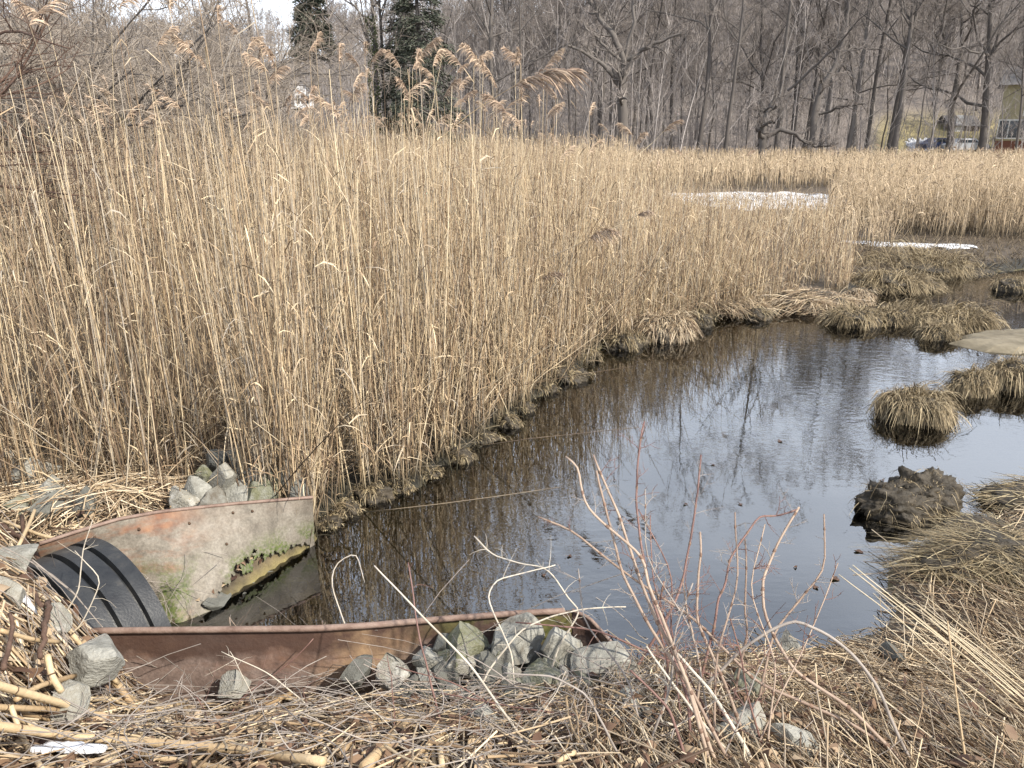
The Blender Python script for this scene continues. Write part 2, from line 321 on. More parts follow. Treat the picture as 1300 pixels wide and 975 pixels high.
# ------------------------------------------------------------------ culvert
def polyline(pts, n):
    pts = np.asarray(pts, float); s = np.concatenate([[0], np.cumsum(np.linalg.norm(np.diff(pts, axis=0), axis=1))]); s /= s[-1]
    u = np.linspace(0, 1, n); return np.stack([np.interp(u, s, pts[:, k]) for k in range(3)], 1)
def smooth(P, k=2):
    P = P.copy()
    for _ in range(k): P[1:-1] = (P[:-2]+2*P[1:-1]+P[2:])/4
    return P
def steel_mat(name, base, rust_amt, far):
    m = bpy.data.materials.new(name); m.use_nodes = True; t = m.node_tree; L = t.links.new; b = t.nodes['Principled BSDF']
    uv = nn(t, 'ShaderNodeAttribute', attribute_name='uvw'); sx = nn(t, 'ShaderNodeSeparateXYZ'); L(uv.outputs['Vector'], sx.inputs[0])
    g = nn(t, 'ShaderNodeNewGeometry')
    def noise(sc_, det=6, stretch=(1, 1, 1), rough=.6, src=None):
        mp_ = nn(t, 'ShaderNodeMapping'); mp_.inputs['Scale'].default_value = stretch; L(src or g.outputs['Position'], mp_.inputs[0])
        n_ = nn(t, 'ShaderNodeTexNoise'); n_.inputs['Scale'].default_value = sc_; n_.inputs['Detail'].default_value = det; n_.inputs['Roughness'].default_value = rough
        L(mp_.outputs[0], n_.inputs['Vector']); return n_.outputs['Fac']
    def ramp(f, ps):
        r_ = nn(t, 'ShaderNodeValToRGB'); e_ = r_.color_ramp.elements
        while len(e_) < len(ps): e_.new(.5)
        for e, (p, c) in zip(e_, ps): e.position = p; e.color = (*c, 1) if hasattr(c, '__len__') else (c, c, c, 1)
        L(f, r_.inputs[0]); return r_.outputs[0]
    def math_(op, a, bb):
        q = nn(t, 'ShaderNodeMath', operation=op)
        for k, v in enumerate((a, bb)):
            if isinstance(v, (int, float)): q.inputs[k].default_value = v
            else: L(v, q.inputs[k])
        q.use_clamp = True; return q.outputs[0]
    def mixc(f, a, c):
        q = nn(t, 'ShaderNodeMix', data_type='RGBA'); L(f, q.inputs['Factor'])
        for k, v in (('A', a), ('B', c)):
            if isinstance(v, tuple): q.inputs[k].default_value = (*v, 1)
            else: L(v, q.inputs[k])
        return q.outputs['Result']
    c = ramp(noise(9, 8, rough=.7), base)
    fine = ramp(noise(70, 4), [(.35, .78), (.65, 1.12)])
    mu = nn(t, 'ShaderNodeMix', data_type='RGBA', blend_type='MULTIPLY'); mu.inputs['Factor'].default_value = 1; L(c, mu.inputs['A']); L(fine, mu.inputs['B']); c = mu.outputs['Result']
    # rust running down from the rim, more of it towards the pipe
    st = noise(3.2, 7, (1, 1, .06), .65, uv.outputs['Vector'])
    top = math_('SUBTRACT', sx.outputs[1], .35 if far else .25)
    rustf = math_('MULTIPLY', ramp(math_('ADD', math_('MULTIPLY', top, .30), st), [(.60-rust_amt, 0.0), (.74-rust_amt, 1.0)]), .9 if far else .45)
    if far:
        lefty = ramp(sx.outputs[0], [(.42, .10), (.58, 1.0)]); rustf = math_('MULTIPLY', rustf, lefty)
    c = mixc(rustf, c, ramp(noise(14, 6), [(.3, (.085, .038, .024)), (.5, (.19, .085, .045)), (.7, (.30, .16, .085))]))
    if not far:
        c = mixc(math_('MULTIPLY', ramp(math_('ADD', sx.outputs[1], math_('MULTIPLY', noise(6, 5), .35)), [(.92, 0.0), (1.0, 1.0)]), .8), c, (.055, .03, .022))
        grn = math_('MULTIPLY', ramp(sx.outputs[0], [(.62, 0.0), (.80, 1.0)]), ramp(noise(7, 6), [(.42, 0.0), (.58, 1.0)])); c = mixc(grn, c, ramp(noise(30, 4), [(.3, (.06, .07, .02)), (.7, (.16, .15, .05))]))
        org = math_('MULTIPLY', ramp(sx.outputs[0], [(.42, 0.0), (.55, .9), (.68, 0.0)]), ramp(noise(5, 5), [(.4, 0.0), (.6, 1.0)])); c = mixc(org, c, (.36, .24, .14))
    if far:
        low = ramp(sx.outputs[1], [(.0, 1.0), (.30, 1.0), (.62, 0.0)])
        moss = math_('MULTIPLY', ramp(noise(5.5, 8), [(.44, 0.0), (.54, 1.0)]), low); moss = math_('MULTIPLY', moss, ramp(noise(60, 3), [(.4, .25), (.55, 1.0)]))
        c = mixc(moss, c, ramp(noise(50, 3), [(.3, (.035, .052, .014)), (.7, (.12, .145, .04))]))
        pale = math_('MULTIPLY', ramp(noise(4.0, 6), [(.54, 0.0), (.64, .8)]), ramp(sx.outputs[1], [(.0, 1.0), (.12, .8), (.26, 0.0)]))
        c = mixc(pale, c, ramp(noise(11, 5), [(.3, (.27, .15, .095)), (.6, (.36, .28, .22))]))
    L(c, b.inputs['Base Color']); b.inputs['Roughness'].default_value = .68; b.inputs['Specular IOR Level'].default_value = .35
    bp = nn(t, 'ShaderNodeBump'); bp.inputs['Strength'].default_value = .35; bp.inputs['Distance'].default_value = .01
    L(noise(45, 6), bp.inputs['Height']); L(bp.outputs[0], b.inputs['Normal'])
    return m
M['steel_far'] = steel_mat('weathered_steel', [(.32, (.115, .10, .08)), (.5, (.195, .172, .138)), (.7, (.275, .25, .21))], .02, True)
M['steel_near'] = steel_mat('rusty_steel', [(.32, (.115, .082, .07)), (.5, (.19, .14, .118)), (.72, (.26, .20, .17))], .0, False)
M['rim'] = mat('steel_rim', [(.10, .06, .045), (.21, .145, .115), (.29, .22, .18)], 14, .6, .2)
def sheet(Tp, Bp, nu, nv, keep=None, bulge=0.0):
    u = np.linspace(0, 1, nu)[:, None]; v = np.linspace(0, 1, nv)[None, :]
    P = Bp[:, None]*(1-v[..., None])+Tp[:, None]*v[..., None]
    UV = np.stack([np.broadcast_to(u, (nu, nv)), np.broadcast_to(v, (nu, nv)), np.zeros((nu, nv))], -1)
    i = (np.arange(nu-1)[:, None]*nv+np.arange(nv-1)[None]).ravel(); F = np.stack([i, i+nv, i+nv+1, i+1], -1)
    if keep is not None:
        um = np.broadcast_to((u[:-1]+u[1:])/2, (nu-1, nv-1)).ravel(); vm = np.broadcast_to((v[:, :-1]+v[:, 1:])/2, (nu-1, nv-1)).ravel()
        F = F[keep(um, vm)]
    return P.reshape(-1, 3), UV.reshape(-1, 3), F
def plate(name, Tp, Bp, nu, nv, m, t, keep=None):
    P, UV, F = sheet(Tp, Bp, nu, nv, keep); mb = MB().add(P, F); me = mb.mesh(name, m, True, t.location)
    a = me.attributes.new('uvw', 'FLOAT_VECTOR', 'POINT'); a.data.foreach_set('vector', UV.astype(np.float32).ravel())
    o = link(name, me, t); s = o.modifiers.new('thick', 'SOLIDIFY'); s.thickness = .006; s.offset = 0
    return o
AX = np.array([math.cos(rad(55)), math.sin(rad(55)), 0]); SD = np.array([-AX[1], AX[0], 0]); ZZ = np.array([0, 0, 1.])
RIMC = np.array([-2.012, 3.417, .12])
t = thing('culvert_wing_wall', 'weathered steel plate behind the black pipe with a torn rusty lower edge and green moss', 'culvert wall', (-1.9, 3.9, 0))
TF = smooth(polyline([at(397, 632, .35), at(300, 640, .43), at(235, 647, .49), at(200, 651, .52), at(150, 660, .54), at(100, 675, .55), at(45, 693, .55)], 240), 20)
BF = smooth(polyline([at(399, 692, 0), at(365, 712, -.01), at(330, 740, -.02), at(275, 781, -.03), at(228, 800, -.03), np.array([-2.28, 3.78, .05]), np.array([-2.5, 3.63, .3])], 240), 20)
def keep_far(u, v):
    e = .26*sstep(.0, .10, u)*(1-sstep(.36, .47, u))-.05*sstep(.0, .14, u)*(1-sstep(.12, .25, u))+.06*np.sin(u*57)*np.sin(u*23+1)+.045*np.sin(u*131+2)*np.sin(u*61)+.02*np.sin(u*330)
    e = np.where(u > .47, -.1, e); e = np.where(u < .02, 0, e)
    ok = v > e
    for hu, hv, r in ((.235, .30, .010), (.255, .27, .013), (.262, .40, .007), (.30, .33, .012), (.275, .345, .008), (.34, .30, .014)):
        q = np.hypot((u-hu)*1.0, (v-hv)*.30)+.0025*np.sin(u*400+v*90); ok &= q > r
    return ok
plate('steel_plate', TF, BF, 240, 90, M['steel_far'], t, keep_far)
part('rim', MB().tubes(TF[::4]+[0, 0, .004], .011, 6, cap=True), M['rim'], t)
nrmF = unit(np.cross(TF[100]-TF[60], ZZ)); nrmF = nrmF if nrmF[1] < 0 else -nrmF
for k, dz in ((78, .035), (60, .04), (118, .05), (160, .05), (196, .05), (88, .16)):
    c = TF[k]+(BF[k]-TF[k])*dz/.4; part('bolt', MB().tubes(np.array([c+nrmF*.001, c+nrmF*.012])[None], .008, 8, 0, True), M['cane_node'], t)
t = thing('culvert_wing_wall', 'rusty brown steel plate with a rolled rim in front of the black pipe', 'culvert wall', (-.7, 3.05, 0))
TN = smooth(polyline([at(118, 801, .5), at(150, 800.5, .5), at(300, 799, .5), at(400, 798, .49), at(470, 794, .48), at(560, 786, .46), at(650, 779, .45), at(726, 775, .44)], 120), 6)
BN = TN*[1, 1, 0]+[0, -.02, -.12]; BN[:, 1] -= .02
plate('steel_plate', TN, BN, 120, 40, M['steel_near'], t)
part('rim', MB().tubes(TN[::3]+[0, -.006, .004], .015, 8, cap=True), M['rim'], t)
TE = smooth(polyline([at(726, 775, .44), at(748, 785, .42), at(775, 815, .34), at(800, 848, .26)], 30), 3)
plate('end_flange', TE, TE*[1, 1, 0]+[0, 0, -.1], 30, 14, M['steel_near'], t)
part('flange_rim', MB().tubes(TE[::2]+[0, 0, .003], .009, 6, cap=True), M['rim'], t)

M['hdpe'] = mat('black_plastic', [(.010, .011, .013), (.018, .020, .023), (.030, .032, .034), (.075, .07, .062)], 11, .45, .12, 90, spec=.45, detail=8, noise=1.0)
t = thing('drain_pipe', 'black ribbed plastic pipe end between the two rusty steel plates', 'pipe', tuple(RIMC))
prof = [(0.0, .515), (-.004, .525), (-.075, .525)]
sx_ = -.075
for k in range(11):
    prof += [(sx_-.003, .488), (sx_-.022, .487), (sx_-.025, .523), (sx_-.125, .526)]; sx_ -= .128
    if k == 2: prof += [(sx_-.003, .470), (sx_-.05, .468), (sx_-.056, .520)]; sx_ -= .056
prof = [(0.0, .455), (0.0, .515)]+prof[1:]+[]
inner = [(-1.5, .455), (0.0, .455)]
th = np.linspace(0, 2*math.pi, 97)[:-1]
def lathe(pr):
    pr = np.array(pr); V = RIMC+AX*pr[:, 0][:, None, None]+pr[:, 1][:, None, None]*(np.cos(th)[None, :, None]*SD+np.sin(th)[None, :, None]*ZZ)
    K, S = len(pr), len(th); k = np.arange(K-1)[:, None]*S; j = np.arange(S)[None]
    return V, np.stack([k+j, k+(j+1) % S, k+S+(j+1) % S, k+S+j], -1).reshape(-1, 4)
pm = MB(); pm.add(*lathe(prof)); o = part('ribbed_shell', pm, M['hdpe'], t)
for p in o.data.polygons: p.use_smooth = True
o.data.set_sharp_from_angle(angle=rad(30))
pm = MB(); pm.add(*lathe(inner)); part('inner_wall', pm, M['hdpe'], t)

# ------------------------------------------------------------------ rocks
def ico(n):
    import bmesh
    bm = bmesh.new(); bmesh.ops.create_icosphere(bm, subdivisions=n, radius=1); V = np.array([v.co[:] for v in bm.verts]); F = np.array([[v.index for v in f.verts] for f in bm.faces]); bm.free(); return V, F
IV, IF = ico(4); IV5, IF5 = ico(5)
def rock_mesh(r, seed):
    g = np.random.default_rng(seed); V = IV.copy()
    V *= g.uniform(.75, 1.25, 3)
    for _ in range(13):
        n = unit(g.normal(0, 1, 3)); dd = g.uniform(.40, .70); k = V@n; V -= np.maximum(k-dd, 0)[:, None]*n
    q = V*3; V += .03*np.stack([wob(q[:, 0]+q[:, 2], q[:, 1]+i*3, 1.6, i*8, 8) for i in range(3)], 1)
    V += .012*np.stack([wob(q[:, 0]*3+q[:, 2], q[:, 1]*3+q[:, 2]*2+i*3, 2.5, i*9, 9) for i in range(3)], 1)
    me = MB().add(V, IF).mesh('rock', r); me.set_sharp_from_angle(angle=rad(28)); return me
ROCKS = {k: [rock_mesh(M[k], 100+i+j*20) for i in range(6)] for j, k in enumerate(('rock', 'rock_dark', 'rock_moss'))}
nrock = 0
def rock(px, py, wpx, hpx, label, kind='rock', group=None, lift=.25, z=None, yw=None):
    global nrock
    p, tt = hit(px, py) if z is None else (at(px, py, z), np.dot(at(px, py, z)-O, Fw))
    if yw: p = aty(px, py, yw); tt = np.dot(p-O, Fw); lift = 0
    g = np.random.default_rng(500+nrock); s = wpx/FPX*tt/1.75; sh = hpx/FPX*tt/1.5
    o = link('rock', ROCKS[kind][nrock % 6], None, (p[0], p[1]+s*.3*(yw is None), p[2]+sh*lift))
    o.scale = (s, s*.9, sh); o.rotation_euler = (g.normal(0, .25), g.normal(0, .25), g.uniform(0, 6.28)); nrock += 1
    return tag(o, label, 'rock', group)
rock(124, 836, 104, 50, 'large pale greenish rock wedged against the left end of the near rusty plate', yw=2.52)
rock(84, 884, 64, 30, 'pale rock below the large greenish rock and above the long tan cane', yw=2.3)
rock(297, 870, 54, 38, 'blue grey rock leaning on the foot of the rusty plate', yw=2.8)
rock(655, 812, 84, 66, 'big pale angular rock standing highest against the mossy rim of the near plate', 'rock', yw=2.92)
rock(712, 826, 58, 84, 'upright narrow grey rock at the centre of the rock pile', 'rock', yw=2.86)
rock(760, 846, 92, 70, 'broad grey rock at the end flange of the near plate', 'rock', yw=2.82)
rock(590, 824, 70, 56, 'wedge shaped dark grey rock behind the pale stick', 'rock_moss', yw=2.88)
rock(546, 840, 60, 50, 'grey rock half under dry straw in the middle of the near plate', 'rock', yw=2.84)
rock(500, 852, 66, 46, 'low grey rock in front of the near plate where the rust turns orange', 'rock', yw=2.80)
rock(455, 856, 46, 36, 'small rock leaning on the rust stained plate', 'rock_dark', yw=2.80)
rock(628, 858, 84, 56, 'shadowed grey rock below the highest pale rock', 'rock_dark', yw=2.78)
rock(690, 866, 92, 58, 'wide grey green rock low in the pile', 'rock_moss', yw=2.72)
rock(738, 884, 72, 52, 'grey green rock at the lower right of the rock pile', 'rock_moss', yw=2.68)
rock(612, 934, 72, 56, 'pale rock showing through the brown twigs near the bottom edge')
for px, py, ww, hh, yw in [(570, 866, 60, 44, 2.75), (655, 884, 60, 44, 2.68), (520, 880, 56, 40, 2.7), (610, 888, 56, 40, 2.66), (680, 838, 50, 44, 2.9), (620, 836, 46, 40, 2.92), (735, 850, 50, 44, 2.86), (700, 900, 50, 36, 2.6)]:
    rock(px, py, ww, hh, 'small grey rock filling a gap in the pile before the near plate', 'rock_dark', 'small rocks filling the pile before the near plate', yw=yw)
g_ = np.random.default_rng(44)
for k in range(44):
    px = g_.uniform(535, 800); py = g_.uniform(812, 905) if px < 740 else g_.uniform(840, 905); ww = g_.uniform(24, 50)
    rock(px, py, ww, ww*g_.uniform(.6, .9), 'small grey rock filling a gap in the pile before the near plate', ['rock', 'rock_moss', 'rock', 'rock_dark'][k % 4], 'small rocks filling the pile before the near plate', yw=np.interp(py, [800, 850, 905], [2.95, 2.78, 2.56]))
rock(800, 905, 52, 40, 'grey rock under twigs right of the rock pile', 'rock')
rock(815, 930, 60, 40, 'pale grey rock under arching red stems')
rock(1003, 833, 48, 38, 'grey rock at the muddy edge of the water', 'rock')
rock(1138, 846, 46, 34, 'wet brown grey stone beside the mud bank', 'rock_dark')
rock(947, 892, 60, 46, 'greenish stone showing through the straw mat', 'rock_moss')
rock(1012, 962, 66, 46, 'grey stone under straw at the bottom edge')
rock(945, 945, 90, 60, 'wide grey stone under the briar stems', 'rock')
for i, (px, py, ww, hh, kd) in enumerate([(30, 622, 84, 52, 'rock'), (58, 640, 70, 42, 'rock'), (64, 658, 58, 40, 'rock_dark'), (100, 654, 60, 46, 'rock_dark'), (20, 655, 60, 40, 'rock_moss'), (10, 600, 50, 40, 'rock')]):
    rock(px, py, ww, hh, ['flat topped grey rock under the leaning reeds at the left frame edge', 'grey green slab between leaning reeds left of the pipe', 'smooth dark rock below the grey slab left of the pipe',
         'nearly black rock at the left end of the far steel plate', 'mossy rock at the left edge above the dead branch', 'pale rock farthest back among the reeds at the left edge'][i], kd)
for px, py, ww, hh, kd in [(250, 628, 40, 32, 'rock'), (268, 642, 44, 30, 'rock'), (285, 608, 38, 30, 'rock'), (303, 630, 44, 30, 'rock'), (318, 614, 34, 30, 'rock'), (330, 634, 40, 28, 'rock_moss'), (346, 624, 34, 34, 'rock_moss'),
        (372, 614, 30, 44, 'rock'), (276, 588, 30, 22, 'rock_dark'), (300, 582, 26, 22, 'rock'), (262, 606, 28, 22, 'rock_moss'), (232, 640, 36, 28, 'rock'), (380, 632, 32, 24, 'rock_dark'), (356, 606, 26, 22, 'rock_dark'), (312, 600, 28, 20, 'rock')]:
    rock(px, py, ww*1.4, hh*1.5, 'grey rock in the pile behind the far steel plate at the foot of the reeds', kd, 'rocks piled behind the far steel plate', yw=np.interp(py, [580, 612, 645], [5.1, 4.75, 4.5]) if px > 300 else np.interp(py, [580, 612, 645], [5.0, 4.6, 4.3]))
for px, py, ww, hh in [(12, 722, 60, 46), (8, 768, 52, 50), (52, 722, 40, 34), (60, 792, 54, 40), (14, 692, 48, 30)]:
    rock(px, py, ww, hh, 'grey green rock in the litter left of the black pipe', 'rock', 'rocks in the litter left of the pipe')
for i in range(26):
    g = np.random.default_rng(900+i); px, py = g.uniform(270, 430), 0; py = 700+(1-(px-270)/160)*60+g.uniform(5, 85)
    if py > 785: py = 780
    rock(px, py, g.uniform(24, 52), g.uniform(14, 24), 'brown stone lying under the shallow water between the steel plates', 'rock_dark', 'stones under the water between the plates', .0)

# ------------------------------------------------------------------ reeds
STAND = polyw([(-700, 640), (-250, 660), (-60, 632), (60, 618), (150, 634), (200, 664), (238, 655), (262, 600), (300, 572), (350, 590), (390, 618), (410, 645), (450, 640), (482, 622), (530, 605), (570, 587), (600, 560), (640, 533), (680, 494),
    (740, 461), (762, 438), (800, 425), (830, 418), (870, 405), (920, 388), (1000, 374), (1058, 366), (1084, 352), (1072, 322), (1040, 300), (2.5, 25, 0), (-20, 25, 0), (-20, 7, 0)])
def near_h(x, y, g):
    px = pxof(x, y); h = np.interp(px, [-200, 450, 620, 740, 830, 930, 1080], [2.46, 2.44, 2.32, 2.0, 1.62, 1.22, 1.02])
    h = h*(1+g.normal(0, .095, len(x)))
    tall = (g.random(len(x)) < np.interp(px, [-100, 250, 600, 720], [.06, .08, .07, .01])) ; h = np.where(tall, h+g.uniform(.1, 1.0, len(x))**1.5*np.interp(px, [-100, 300, 700], [1.1, .85, .4]), h)
    short = g.random(len(x)) < .25; h = np.where(short, h*g.uniform(.35, .9, len(x)), h)
    return h
def stems(x, y, h, g, K=5, lean=.06, curve=.05):
    n = len(x); z0 = hgt(x, y)-.03; s = np.linspace(0, 1, K)
    L = g.normal(0, lean, (n, 2)); C = g.normal(0, curve, (n, 2))
    CL = 9 if lean > .2 else .55
    wild = g.random(n) < .13; L[wild] *= g.uniform(2.5, 7, (int(wild.sum()), 1)); L = np.clip(L, -min(CL, .75), min(CL, .75))
    P = np.zeros((n, K, 3)); hh = h[:, None]*s[None]
    P[..., 0] = x[:, None]+L[:, :1]*hh+C[:, :1]*hh*s; P[..., 1] = y[:, None]+L[:, 1:]*hh+C[:, 1:]*hh*s
    P[..., 2] = z0[:, None]+hh*np.sqrt(np.maximum(1-(L**2).sum(1, keepdims=True)*.8, .2))
    return P
def leaves(P, g, n_per, lo=.25, hi=.95, ln=(.12, .38), wd=.011):
    N, K, _ = P.shape; i = g.integers(0, N, int(N*n_per)); f = g.uniform(lo, hi, len(i))*(K-1); k = np.minimum(f.astype(int), K-2); fr = (f-k)[:, None]
    p0 = P[i, k]*(1-fr)+P[i, k+1]*fr; a = g.uniform(0, 6.28, len(i)); out_ = np.stack([np.cos(a), np.sin(a), np.zeros(len(i))], 1); l = g.uniform(*ln, len(i))[:, None]
    upk = g.uniform(-.3, 1.3, len(i))[:, None]; droop = g.uniform(.2, 1.3, len(i))[:, None]
    Q = np.stack([p0+l*(out_*s*.8+ZZ*(upk*s-droop*s*s)) for s in (0, .35, .7, 1.0)], 1)
    W = wd*np.array([.7, 1, .7, .1])[None]*g.uniform(.6, 1.3, (len(i), 1)); sd = unit(np.cross(out_, ZZ)+g.normal(0, .5, (len(i), 3)))
    return Q, W, sd
def plume_geo(mb, base, d, L, g, n=70, m=0):
    d = unit(np.asarray(d, float)); s = np.linspace(0, 1, 7)[:, None]; hd = unit(np.array([d[0], d[1], 0.])+1e-6)
    ax = base+d*L*s+hd*L*.25*s**2-ZZ*L*.30*s**2.2
    mb.tubes(ax, np.linspace(.003, .001, 7)[None], 3, m)
    f = g.uniform(0, .97, n); k = np.minimum((f*6).astype(int), 5); fr = (f*6-k)[:, None]; p0 = ax[k]*(1-fr)+ax[k+1]*fr
    l = L*(.16+.34*np.sin(np.pi*np.clip(f*.8+.12, 0, 1)))*g.uniform(.6, 1.15, n); dirs = unit(d*.9+hd*.7+g.normal(0, .33, (n, 3)))
    Q = np.stack([p0+l[:, None]*(dirs*q-ZZ*.55*q*q) for q in (0, .35, .7, 1)], 1)
    mb.ribbons(Q, np.array([.5, 1, .9, .15])[None]*L*.028*g.uniform(.6, 1.2, (n, 1)), unit(g.normal(0, 1, (n, 3))), m)
def sample(poly, dens, g, box, cond=None):
    n = int((box[1]-box[0])*(box[3]-box[2])*dens); x = g.uniform(box[0], box[1], n); y = g.uniform(box[2], box[3], n)
    d = -sdf(x, y, poly); k = d > 0
    return x[k], y[k], d[k]
g = np.random.default_rng(21)
box = (-20, 10, 4, 25)
xa, ya, da = sample(STAND, 210, g, (-9, 6.5, 4.2, 16))
clump = np.clip(.62+1.5*wob(xa, ya, 3.4), .06, 1.25)*np.clip(.75+1.1*wob(xa, ya, 11, 12), .1, 1.2)
k = (g.random(len(xa)) < clump*np.where(da < 1.1, 1.0, .42)) & (np.abs(pxof(xa, ya)-550) < 800) ; xa, ya, da = xa[k], ya[k], da[k]
xb, yb, db = sample(STAND, 36, g, (-20, 10, 16, 25)); xa = np.concatenate([xa, xb]); ya = np.concatenate([ya, yb]); da = np.concatenate([da, db])
xc = g.uniform(-2, 6.5, 60000); yc = g.uniform(4.4, 13, 60000); dc = sdfp(xc, yc); dcs = sdf(xc, yc, STAND)
k = (dc > -.10) & (dc < .5) & (dcs < .55) & (dcs > -.05) & (g.random(60000) < np.where(dc < .0, .10, .95)) & (pxof(xc, yc) < 1075); xc, yc = xc[k], yc[k]
xw = g.uniform(-5.2, -1.75, 900); yw_ = g.uniform(4.25, 5.4, 900); kw = (yw_ > 4.35+.12*wob(xw, yw_, 4)) & (sdf(xw, yw_, POND) > .1) & ~((xw > -2.35) & (yw_ < 4.9) & (g.random(900) < .8)) & (g.random(900) < .42); xc = np.concatenate([xc, xw[kw]]); yc = np.concatenate([yc, yw_[kw]])
xa = np.concatenate([xa, xc]); ya = np.concatenate([ya, yc]); da = np.concatenate([da, np.full(len(xc), .02)])
ha = near_h(xa, ya, g); ha[-len(xc):] *= g.uniform(.12, 1.0, len(xc))
# the nearest stalks are things of their own
dist = np.hypot(xa, ya); inview = (pxof(xa, ya) > -20) & (pxof(xa, ya) < 1120) & (da < .6)
score = np.where(inview, ha/dist, 0); idx = np.argsort(-score)[:235]; rest = np.ones(len(xa), bool); rest[idx] = False
P = stems(xa[rest], ya[rest], ha[rest], g, 6, .095, .09)
mb = MB(); Rr = g.uniform(.0022, .0050, (len(P), 1))*np.array([1.15, 1.08, 1, .9, .7, .35])[None]; mb.tubes(P, Rr, 3)
mb.ribbons(*leaves(P, g, 1.7, .3, 1.0, (.08, .3), .0085)); mb.ribbons(*leaves(P, g, 1.5, .02, .5, (.06, .3), .007))
# broken and slanting stalks low down at the front
xf, yf, df = sample(STAND, 110, g, (-6, 6, 4.2, 13)); k = (df < .8) & (g.random(len(xf)) < .7); xf, yf = xf[k], yf[k]
mb.tubes(stems(xf, yf, g.uniform(.3, 1.3, len(xf)), g, 3, .42, .12), g.uniform(.0025, .0045, (len(xf), 1))*np.array([1.1, 1, .7])[None], 3)
xq, yq, dq = sample(STAND, 110, g, (-6, 6, 4.2, 13)); k = (dq < .9) & (g.random(len(xq)) < .5); xq, yq = xq[k], yq[k]
mb.tubes(stems(xq, yq, g.uniform(.7, 2.0, len(xq)), g, 5, .55, .10), g.uniform(.002, .0042, (len(xq), 1))*np.array([1.1, 1, .9, .8, .5])[None], 3)
# litter between the stems
xl, yl, dl = sample(STAND, 120, g, (-6, 6, 4.2, 13)); k = dl < 1.2; xl, yl = xl[k], yl[k]; n = len(xl); a = g.uniform(0, 6.28, n); l = g.uniform(.08, .3, n)
zl = hgt(xl, yl)+g.uniform(.0, .10, n); dv = np.stack([np.cos(a), np.sin(a), g.normal(0, .35, n)], 1)*l[:, None]; c = np.stack([xl, yl, zl], 1)
mb.tubes(np.stack([c-dv, c+dv], 1), g.uniform(.002, .004, (n, 1))*np.ones((1, 2)), 3)
tag(link('reed_bed', mb.mesh('reed_bed', M['reed'])), 'dense stand of dry tan reeds filling the left bank of the pond', 'reeds', kind='stuff')
# plume tops inside the mass
k = np.where((ha > np.interp(pxof(xa, ya), [-200, 600, 800, 1000], [2.55, 2.5, 2.0, 1.5])) & rest)[0]; pb = MB()
for i in g.permutation(k)[:230]:
    PP = stems(xa[i:i+1], ya[i:i+1], ha[i:i+1], np.random.default_rng(i)); aa_ = g.uniform(0, 6.28)
    pt = P[np.cumsum(rest)[i]-1, -1]; plume_geo(pb, pt, (math.cos(aa_)*.5, math.sin(aa_)*.5, .8), g.uniform(.2, .34), g, 50)
tag(link('reed_plumes', pb.mesh('reed_plumes', M['plume'])), 'brown seed plumes scattered over the top of the reed stand', 'reed plumes', kind='stuff')

# single reeds: a few kinds, then copies
def make_reed(i, plume, lab, grp):
    g = np.random.default_rng(300+i); r = thing('reed', lab, 'reed', (0, 0, 0), grp)
    s = np.linspace(0, 1, 8); cv = g.normal(0, .05, 2); P = np.stack([cv[0]*s**2, cv[1]*s**2, s*2.4], 1)
    mb = MB().tubes(P[None], np.linspace(.0052, .0018, 8)[None], 5)
    for q in np.linspace(.12, .9, 9): mb.tubes(np.array([[cv[0]*q*q, cv[1]*q*q, q*2.4-.004], [cv[0]*q*q, cv[1]*q*q, q*2.4+.004]])[None], .0062-.0026*q, 5)
    part('stem', mb, M['reed_one'], r)
    for j in range(g.integers(1, 4)):
        Q, W, sd = leaves(P[None], g, 1, .3, .97, (.15, .36), .012); part('leaf', MB().ribbons(Q[:1], W[:1], sd[:1]), M['reed_one'], r)
    if plume:
        mb = MB(); a = g.uniform(0, 6.28); plume_geo(mb, P[-1], (math.cos(a)*.55, math.sin(a)*.55, .75), g.uniform(.17, .27), g, 130); part('plume', mb, M['plume'], r)
    return r
LP_ = 'dry tan reed stalk in the front rank of the reed stand at the water'
GP_ = 'reed stalks in the front rank of the stand'
protos = [make_reed(i, False, LP_, GP_) for i in range(9)]
for j, i in enumerate(idx):
    loc = (xa[i], ya[i], hz(xa[i], ya[i])-.03); sc_ = ha[i]/2.4; lean = g.normal(0, .05, 2)*(4 if g.random() < .1 else 1)
    o = protos[j] if j < 9 else dup(protos[j % 9], loc)
    o.location = loc; o.scale = (max(sc_, .8),)*2+(sc_,); o.rotation_euler = (lean[0], lean[1], g.uniform(0, 6.28))
LQ = 'tall reed with a feathery brown plume rising above the reed stand'; GQ = 'plumed reeds rising above the stand'
protos = [make_reed(40+i, True, LQ, GQ) for i in range(8)]
spots = [(345, 82, 8), (335, 70, 9), (350, 88, 8.5), (430, 75, 8), (438, 105, 7), (460, 65, 8.5), (470, 80, 8), (500, 82, 8), (515, 115, 7.5), (533, 80, 8.4), (530, 70, 9), (557, 80, 8.5), (572, 95, 9), (570, 125, 7.6), (590, 88, 7.6), (600, 78, 8), (595, 110, 9),
    (612, 78, 8), (634, 92, 9), (630, 140, 7), (655, 80, 9), (668, 155, 7), (693, 130, 8), (697, 122, 9), (745, 142, 9), (802, 180, 9.5), (808, 168, 10), (280, 25, 8), (300, 40, 9), (310, 60, 8), (205, 62, 9), (240, 55, 8), (235, 10, 8), (165, 5, 7), (90, 30, 7.5), (245, 70, 8), (390, 60, 9), (400, 55, 8.5),
    (940, 196, 12), (1055, 195, 24), (1120, 185, 26), (1215, 188, 30), (1245, 190, 28), (1270, 200, 26), (870, 195, 14), (1010, 205, 15), (1180, 200, 22)]
